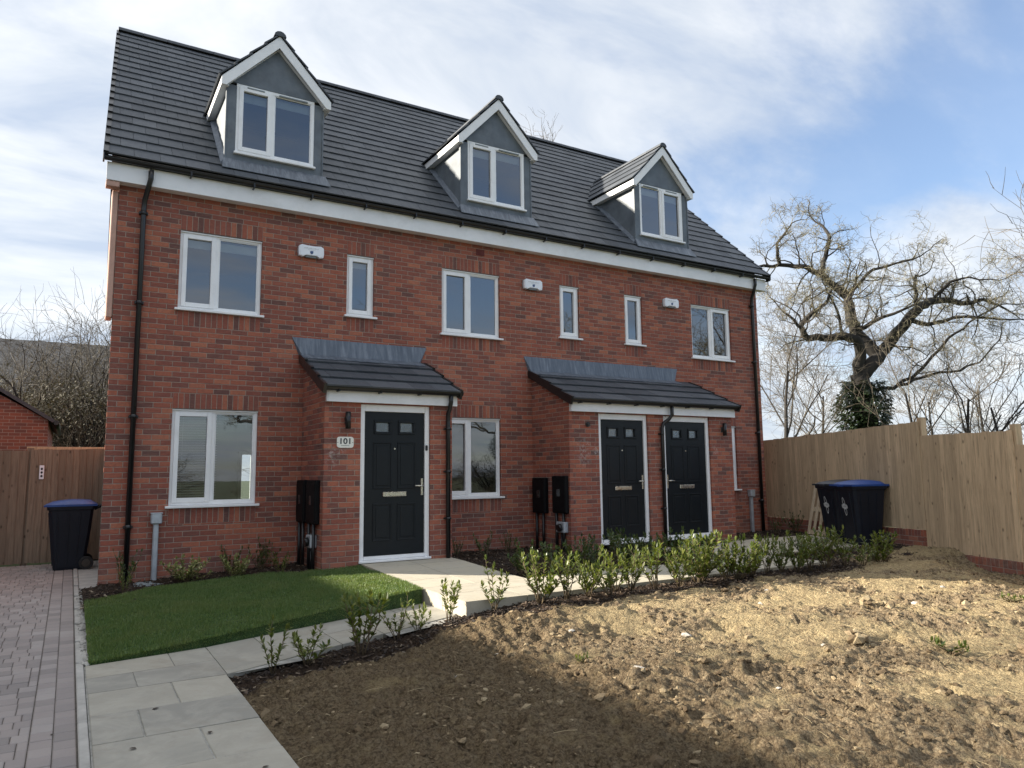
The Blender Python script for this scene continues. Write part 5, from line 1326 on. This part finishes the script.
# stones lying on the soil
GS = 'pale stone lying on the bare soil'
from mathutils.bvhtree import BVHTree
so_ = bpy.data.objects['soil']; tree_ = BVHTree.FromPolygons([v.co for v in so_.data.vertices], [tuple(p.vertices) for p in so_.data.polygons])
def on_soil(x, y):
    h = tree_.ray_cast(Vector((x, y, 5)), Vector((0, 0, -1))); return h[0].z if h[0] else soil_z(x, y)
for (x, y, s) in ((4.9, -5.75, .05), (4.55, -6.2, .045), (5.9, -5.9, .035), (3.4, -6.9, .04), (3.7, -5.6, .035), (7.5, -6.6, .05), (2.3, -6.0, .03), (6.6, -5.4, .04), (5.3, -7.1, .045), (2.9, -5.6, .03), (8.6, -6.3, .04), (4.1, -7.6, .03)):
    m = MB(); blob(m, (0, 0, 0), s, r, 0, .45); o = m.build('stone', M['stone']); o.location = (x, y, on_soil(x, y) + s * .12); tag(o, GS, 'stone', 'pale stones on the soil')
GC = 'large dark clod of earth on the bare soil'
for (x, y, s) in ((6.85, -6.5, .10), (7.0, -6.62, .07), (5.6, -7.2, .10), (5.75, -7.1, .08), (6.0, -7.25, .09), (7.9, -6.9, .09), (4.6, -7.9, .07), (6.6, -8.1, .08), (5.0, -6.55, .06), (7.4, -5.9, .06), (4.9, -8.35, .05)):
    m = MB()
    for k in range(5): blob(m, (r.uniform(-s, s) * .6, r.uniform(-s, s) * .6, r.uniform(-.1, .3) * s), s * r.uniform(.4, .75), r, 0, .8)
    o = m.build('earth_clod', M['clod']); o.location = (x, y, on_soil(x, y) + s * .1); tag(o, GC, 'clod', 'large clods of earth on the soil')

WD = dict(seed=91, h=.07, spread=.10, nst=9, nleaf=7, L=.05, W=.018, up=.35)
for i, (x, y, lab) in enumerate(((6.05, -7.75, 'small green weed in the rough soil, largest of the weeds'), (3.3, -6.3, 'small weed in the dark shaded soil'), (8.3, -7.2, 'small weed in the sunlit soil towards the fence'))):
    plant('w', (x, y, on_soil(x, y)), (1.3, .8, 1.0)[i], i * 2.1, 'weed', lab, 'weed', 'weeds in the bare soil', 'laurel', **WD)
for k in range(26):
    x, y = r.uniform(1.6, 9.5), r.uniform(-9.3, -5.4); s = r.uniform(.03, .065); m = MB()
    for q in range(3): blob(m, (r.uniform(-s, s) * .6, r.uniform(-s, s) * .6, r.uniform(-.3, .2) * s), s * r.uniform(.4, .8), r, 0, .7)
    o = m.build('earth_clod', M['clod']); o.location = (x, y, on_soil(x, y) + s * .05); tag(o, 'clod of earth lying on the bare soil', 'clod', 'clods of earth on the soil')
# ------------------------------------------------------------------ neighbouring buildings
def simple_house(name, label, cat, x0, x1, y0, y1, z0, ze, zr, axis, wallm, roofm, over=.25, wins=()):
    t = thing(name, (0, 0, 0), label, cat); m = MB()
    if axis == 'y':
        xm = (x0 + x1) / 2
        m.prism([(x0, y0, z0), (x1, y0, z0), (x1, y0, ze), (xm, y0, zr - .12), (x0, y0, ze)], (0, y1 - y0, 0)); relpart(m, 'wall', wallm, t)
        m = MB(); k = (zr - ze) / (xm - x0); za = ze - over * k
        for s_ in (-1, 1):
            xe = xm + s_ * (xm - x0 + over); a = [(xe, y0 - over, za), (xm, y0 - over, zr), (xm, y1 + over, zr), (xe, y1 + over, za)]
            m.hexa([(p[0], p[1], p[2]) for p in a] + [(p[0], p[1], p[2] + .09) for p in a])
        relpart(m, 'roof', roofm, t)
        for s_ in (-1, 1):
            m = MB(); xe = xm + s_ * (xm - x0 + over); m.tube([(xe + s_ * .04, y0 - over, za + .02), (xe + s_ * .04, y1 + over, za + .02)], .06, 6)
            relpart(m, 'gutter', M['black'], t)
    else:
        ym = (y0 + y1) / 2
        m.prism([(x0, y0, z0), (x0, y1, z0), (x0, y1, ze), (x0, ym, zr - .12), (x0, y0, ze)], (x1 - x0, 0, 0)); relpart(m, 'wall', wallm, t)
        m = MB(); k = (zr - ze) / (ym - y0); za = ze - over * k
        for s_ in (-1, 1):
            ye_ = ym + s_ * (ym - y0 + over); a = [(x0 - over, ye_, za), (x1 + over, ye_, za), (x1 + over, ym, zr), (x0 - over, ym, zr)]
            m.hexa([(p[0], p[1], p[2]) for p in a] + [(p[0], p[1], p[2] + .09) for p in a])
        relpart(m, 'roof', roofm, t)
    for (a, b) in wins:
        m = MB(); m.bbox(a, b, .02); w = relpart(m, 'window', M['upvc'], t)
        m = MB(); lo, hi = Vector(a), Vector(b); i = [j for j in range(3) if abs(hi[j] - lo[j]) < .2][0]
        c, d = list(lo), list(hi)
        for j in range(3):
            if j == i: c[j], d[j] = lo[j] - .004, hi[j] + .004
            else: c[j], d[j] = lo[j] + .1, hi[j] - .1
        m.box(c, d); relpart(m, 'pane', plain('dark_glazing', (.03, .035, .04), .08), w)
    return t
simple_house('garage', 'small red brick garage with dark gable roof behind the brown fence', 'garage', -4.4, -.88, 8.6, 14.0, .1, 3.0, 4.15, 'y', M['pink_brick'], M['tile'], .12)
simple_house('brick_house', 'brick house far behind the bare trees on the left', 'house', -6, 3.2, 38, 47, -.2, 6.6, 10.1, 'x', M['pink_brick'], plain('old_brown_tile', (.17, .155, .14), .8, .3, 3), .3, [((.2, 37.9, 3.6), (1.5, 38.0, 5.0))])
simple_house('brick_house', 'neighbouring brick house beyond the left side of the drive', 'house', -17.5, -7.6, -7.0, 15.0, -.2, 5.3, 8.35, 'y', M['brick_tex'], M['tile'], .3, [((-7.6, -4, 1.2), (-7.48, -2.6, 2.5)), ((-7.6, 2, 1.2), (-7.48, 3.4, 2.5)), ((-7.6, -4, 3.7), (-7.48, -2.6, 4.9)), ((-7.6, 2, 3.7), (-7.48, 3.4, 4.9))])

# ------------------------------------------------------------------ trees
class Tree:
    def __init__(s, seed): s.r = random.Random(seed); s.th = MB(); s.tw = MB(); s.tips = []
    def seg(s, P, R_):
        big = max(R_) > .022
        (s.th if big else s.tw).tube(P, R_, 7 if max(R_) > .08 else (5 if big else 3), caps=False)
    def grow(s, p, d, L, r0, lvl, cfg):
        r = s.r; n = 5 if lvl < 2 else 4 if lvl < 3 else 3; P = [p.copy()]; d = d.normalized(); wob = cfg['wob'][min(lvl, len(cfg['wob']) - 1)]
        for i in range(n):
            d = (d + Vector((r.gauss(0, 1), r.gauss(0, 1), r.gauss(0, 1))) * wob + Vector((0, 0, cfg['up'][min(lvl, len(cfg['up']) - 1)]))).normalized()
            P.append(P[-1] + d * L / n)
        R_ = [lerp(r0, r0 * cfg['taper'], i / n) for i in range(n + 1)]; s.seg(P, R_)
        if lvl >= cfg['levels']: s.tips.append(P[-1]); return
        k = cfg['kids'][min(lvl, len(cfg['kids']) - 1)]; k = max(1, int(k * r.uniform(.75, 1.25) + .5))
        for i in range(k):
            f = lerp(cfg['from'], 1.0, (i + r.random()) / k); q = f * n; i0 = min(n - 1, int(q)); b = P[i0].lerp(P[i0 + 1], q - i0); t_ = (P[i0 + 1] - P[i0]).normalized()
            o_ = Vector((r.gauss(0, 1), r.gauss(0, 1), r.gauss(0, 1))); o_ = (o_ - t_ * o_.dot(t_)).normalized()
            a = radians(r.uniform(*cfg['ang'])); dd = t_ * cos(a) + o_ * sin(a)
            s.grow(b, dd, L * r.uniform(*cfg['len']), max(.0075, lerp(R_[i0], R_[i0 + 1], .5) * cfg['rr']), lvl + 1, cfg)
    def finish(s, name, loc, label, group, bark, twig):
        t = thing(name, loc, label, 'tree', group); relpart(s.th, 'trunk', bark, t); relpart(s.tw, 'twigs', twig, t); return t
RT = Vector((.858, -.5137, 0)); FW = Vector((.5137, .858, 0))
# the old oak: main limbs laid out by hand, then side branches and twigs
OK_ = Tree(42); ok = OK_
cfgO = dict(wob=[.2, .34, .46, .6], up=[.05, .04, .03, .02], taper=.45, levels=3, kids=[7, 8, 7], ang=(30, 75), len=(.34, .6), rr=.56); cfgO['from'] = .35
def limb(pts, r0, r1, ys, side=True, dens=2.7):
    """pts: (right, up) metres; ys: depth at start and end"""
    n = len(pts); P = []
    for i, (a, z) in enumerate(pts):
        y = lerp(ys[0], ys[1], i / (n - 1)) + (ok.r.uniform(-.25, .25) if 0 < i < n - 1 else 0); P.append(RT * a + FW * y + Vector((0, 0, z)))
    Q = [P[0]]
    for a, b in zip(P, P[1:]):
        L = (b - a).length
        for k in (1, 2, 3):
            f = k / 3; j = Vector((ok.r.gauss(0, 1), ok.r.gauss(0, 1), ok.r.gauss(0, 1))) * (.035 * L if k < 3 else 0); Q.append(a.lerp(b, f) + j)
    R_ = [lerp(r0, r1, i / (len(Q) - 1)) for i in range(len(Q))]; ok.seg(Q, R_)
    if not side: return
    tot = sum((b - a).length for a, b in zip(Q, Q[1:])); N = int(tot * dens)
    for k in range(N):
        f = ok.r.uniform(.2, 1) * (len(Q) - 1); i0 = min(len(Q) - 2, int(f)); b = Q[i0].lerp(Q[i0 + 1], f - i0); t_ = (Q[i0 + 1] - Q[i0]).normalized()
        o_ = Vector((ok.r.gauss(0, 1), ok.r.gauss(0, 1), ok.r.gauss(0, 1) + .55)); o_ = (o_ - t_ * o_.dot(t_)).normalized()
        ok.grow(b, t_ * ok.r.uniform(.2, .8) + o_, ok.r.uniform(1.0, 2.2), max(.014, min(.042, R_[i0] * .36)), 1, cfgO)
    ok.grow(Q[-1], (Q[-1] - Q[-3]), 1.1, r1, 1, cfgO)
limb([(.1, -.3), (.02, 1.2), (-.06, 2.4), (-.1, 3.6), (-.22, 4.92), (-.3, 5.93)], .56, .38, (0, 0), False)
limb([(-.3, 5.7), (-.28, 6.69), (-.49, 7.33), (-1.17, 7.53), (-2.06, 7.48), (-3.07, 7.56), (-3.3, 7.94), (-2.82, 8.52), (-2.37, 8.8)], .27, .07, (0, -1.8))
limb([(-.27, 5.8), (.26, 6.37), (.66, 6.68), (1.47, 7.44), (2.32, 8.59), (2.86, 9.1), (3.65, 9.41), (4.42, 9.47), (5.3, 9.33), (6.2, 9.5), (6.9, 9.2)], .36, .05, (0, .8))
limb([(.70, 6.75), (-.03, 7.71), (-.46, 8.36), (-.43, 9.27), (-.28, 9.59), (-.88, 10.18), (-1.48, 10.78), (-2.35, 11.05), (-3.36, 11.26), (-4.39, 11.14)], .31, .06, (.1, .6))
limb([(-1.48, 10.78), (-1.1, 11.63), (-.91, 12.55), (-1.06, 13.22), (-1.3, 13.5)], .13, .04, (.4, 1.2)); limb([(-3.36, 11.26), (-3.51, 12.19), (-3.09, 12.71), (-2.85, 13.1)], .09, .03, (.6, .2))
limb([(-.28, 9.59), (.43, 10.56), (1.47, 10.94), (2.52, 11.19)], .1, .03, (.4, -.8)); limb([(-.2, 7.97), (.79, 8.48), (1.83, 8.85)], .12, .04, (.2, -1.2))
limb([(2.86, 9.1), (2.9, 10.1), (3.3, 10.8), (4.2, 11.1)], .1, .03, (.5, 1.6)); limb([(2.32, 8.59), (3.05, 8.19), (4.08, 8.44), (5.2, 8.3), (6.6, 8.2)], .12, .03, (.4, -.9)); limb([(3.65, 9.41), (4.3, 10.2), (5.2, 10.4), (6.2, 10.1)], .08, .025, (.6, -.4))
limb([(-3.31, 7.75), (-4.04, 8.28), (-4.53, 8.54)], .08, .03, (-1.5, -2.2)); limb([(-1.17, 7.53), (-1.6, 8.6), (-2.2, 9.4)], .08, .03, (-.6, -1.6))
limb([(-.08, 5.17), (1.31, 5.28), (2.51, 6.15), (3.49, 7.42), (4.3, 8.05), (5.63, 8.81)], .1, .03, (.2, -1.2), True, 1.3); limb([(1.4, 5.4), (2.6, 5.75), (3.88, 6.01), (5.68, 6.5), (6.92, 7.63)], .08, .03, (-.2, 1.0), True, 1.3)
oak = ok.finish('oak_tree', (30.29, 8.71, 0), 'large gnarled bare oak with ivy-covered trunk behind the right fence', None, M['bark'], M['oak_twig'])
iv = MB(); r = random.Random(4)
for k in range(9500):
    z = r.uniform(-.2, 5.6); w = .62 + .42 * math.exp(-((z - 4.3) / 1.1) ** 2) + .16 * mnoise.noise(Vector((k * .003, z * 1.3, 0))); a = r.uniform(0, 6.28); rr = w * r.uniform(.75, 1.12) * (1 + .25 * sin(3 * a + z * 2) + .2 * mnoise.noise(Vector((cos(a) * 1.5, sin(a) * 1.5, z * 1.2))))
    p = Vector((cos(a) * rr, sin(a) * rr, z)) + RT * (.1 - .06 * z); d = Vector((cos(a), sin(a), r.uniform(-1.2, .3))); leaf(iv, p, d, Vector((0, 0, 1)), r.uniform(.10, .2), r.uniform(.09, .16), r)
relpart(iv, 'ivy', M['ivy'], oak)
cfgB = dict(wob=[.08, .14, .18, .22], up=[.05, .07, .07, .05], taper=.4, levels=4, kids=[9, 6, 5, 3], ang=(22, 58), len=(.42, .7), rr=.55); cfgB['from'] = .3
def bare_tree(loc, h, r0, seed, label, group='bare trees behind the fences', cfg=cfgB, lean=(0, 0), tw='bare_twig', bark='bark', name='bare_tree'):
    T = Tree(seed); T.grow(Vector((0, 0, -.3)), Vector((lean[0], lean[1], 1)), h * .72, r0, 0, cfg); return T.finish(name, loc, label, group, M[bark], M[tw])
def cam_pt(u, dist): 
    k = (u - 512) / F; q = Vector((-.388, -11.387, 0)) + FW * dist + RT * (k * dist); return (q.x, q.y, 0)
cfgS = dict(cfgB); cfgS['levels'] = 3; cfgS['kids'] = [10, 6, 5]; cfgS['from'] = .12
bare_tree(cam_pt(786, 27), 8.2, .11, 3, 'slim bare tree just right of the terrace, behind the fence')
bare_tree(cam_pt(822, 36), 7.8, .1, 4, 'slim bare tree far behind, left of the oak')
bare_tree(cam_pt(915, 24), 6.2, .08, 5, 'twiggy bare tree behind the fence, just right of the oak', cfg=cfgS); bare_tree(cam_pt(962, 22), 5.6, .08, 6, 'twiggy bare tree behind the middle fence panel', cfg=cfgS); bare_tree(cam_pt(1012, 20), 5.2, .07, 8, 'twiggy bare tree at the right edge of the picture', cfg=cfgS)
bare_tree(cam_pt(850, 44), 6.8, .1, 9, 'low bare tree behind the oak trunk', cfg=cfgS); bare_tree(cam_pt(985, 46), 9.5, .12, 10, 'distant bare tree right of the oak crown'); bare_tree(cam_pt(930, 50), 9.0, .12, 15, 'distant bare tree behind the oak, right of its trunk')
cfgE = dict(cfgB); cfgE['kids'] = [12, 6, 5, 3]; cfgE['len'] = (.5, .75)
bare_tree(cam_pt(1275, 15), 6.9, .14, 12, 'bare tree reaching into the top right of the picture', cfg=cfgE, lean=(-.12, .05))
cfgT = dict(cfgB); cfgT['from'] = .45; cfgT['ang'] = (18, 42); cfgT['len'] = (.3, .5)
bare_tree(cam_pt(598, 32), 18.2, .3, 13, 'tall bare treetop showing above the roof ridge', cfg=cfgT)
bare_tree((-6.6, -.6, -.1), 6.6, .10, 17, 'small bare tree left of the drive, throwing branch shadows on the soil', cfg=cfgE)
# scrubby trees on the left, twigs above and dull green masses below
def scrub_tree(loc, h, w, seed, label, leaves=21000):
    T = Tree(seed); r = T.r
    for k in range(5):
        a = r.uniform(0, 6.28); T.grow(Vector((cos(a) * .2, sin(a) * .2, -.2)), Vector((cos(a) * .35, sin(a) * .35, 1)), h * r.uniform(.6, .85), .09, 0, cfgS)
    t = T.finish('hedgerow_tree', loc, label, 'scrubby trees on the left', M['bark'], M['scrub_twig'])
    m = MB(); cl = [(Vector((r.gauss(0, w * .35), r.gauss(0, w * .3), h * r.uniform(.08, .62))), r.uniform(.4, .9) * w * .3) for _ in range(34)]
    for k in range(leaves):
        c, R_ = r.choice(cl); p = c + Vector((r.gauss(0, 1), r.gauss(0, 1), r.gauss(0, .8))) * R_ * .6
        if p.z < 0: continue
        leaf(m, p, Vector((r.gauss(0, 1), r.gauss(0, 1), r.gauss(0, 1))), Vector((0, 0, 1)), r.uniform(.05, .12), r.uniform(.03, .06), r)
    relpart(m, 'foliage', M['scrub'], t); return t
for (u, d, h, w, sd, lab) in ((8, 27, 6.9, 4.6, 31, 'scrubby tree at the left edge behind the garage roof'), (62, 25, 7.6, 4.6, 32, 'tallest scrubby tree behind the garage, with bare upright twigs'), (100, 28, 6.6, 4.4, 33, 'scrubby tree half hidden by the corner of the terrace'), (35, 33, 7.4, 4.6, 34, 'scrubby tree between the garage and the far brick house')):
    scrub_tree(cam_pt(u, d), h, w, sd, lab)

# bare trees across the way, behind the viewpoint: the windows mirror them
def copy_thing(o, loc, rz, s):
    c = o.copy(); COL.objects.link(c); c.location = loc; c.rotation_euler = (0, 0, rz); c.scale = (s, s, s)
    for ch in o.children:
        d = ch.copy(); COL.objects.link(d); d.parent = c
    return c
for i, (x, y, a, s) in enumerate(((12, -44, 1.0, .8), (21, -42, 2.6, 1.1), (28, -37, 4.0, .95), (38, -43, .4, 1.1), (50, -40, 5.2, 1.0), (60, -46, 3.1, 1.15), (0, -44, 1.9, 1.0))):
    c = copy_thing(oak, (x, y, -.3), a, s); c['label'] = 'bare tree behind the viewpoint, seen only mirrored in the windows'; c['group'] = 'trees behind the viewpoint'
hedge = [o for o in COL.objects if o.name.startswith('hedgerow_tree')][0]
for i, (x, y, a, s) in enumerate(((4, -46, 1.0, .75), (14, -47, 2.0, .8), (24, -45, 3.0, .75), (33, -47, 4.0, .8), (44, -46, 5.0, .75), (55, -48, .5, .8), (66, -47, 1.5, .8))):
    c = copy_thing(hedge, (x, y, -.3), a, s); c.scale = (s * 1.8, s * 1.4, s * .62); c['label'] = 'scrubby hedge tree behind the viewpoint, seen only mirrored in the windows'; c['group'] = 'hedge trees behind the viewpoint'
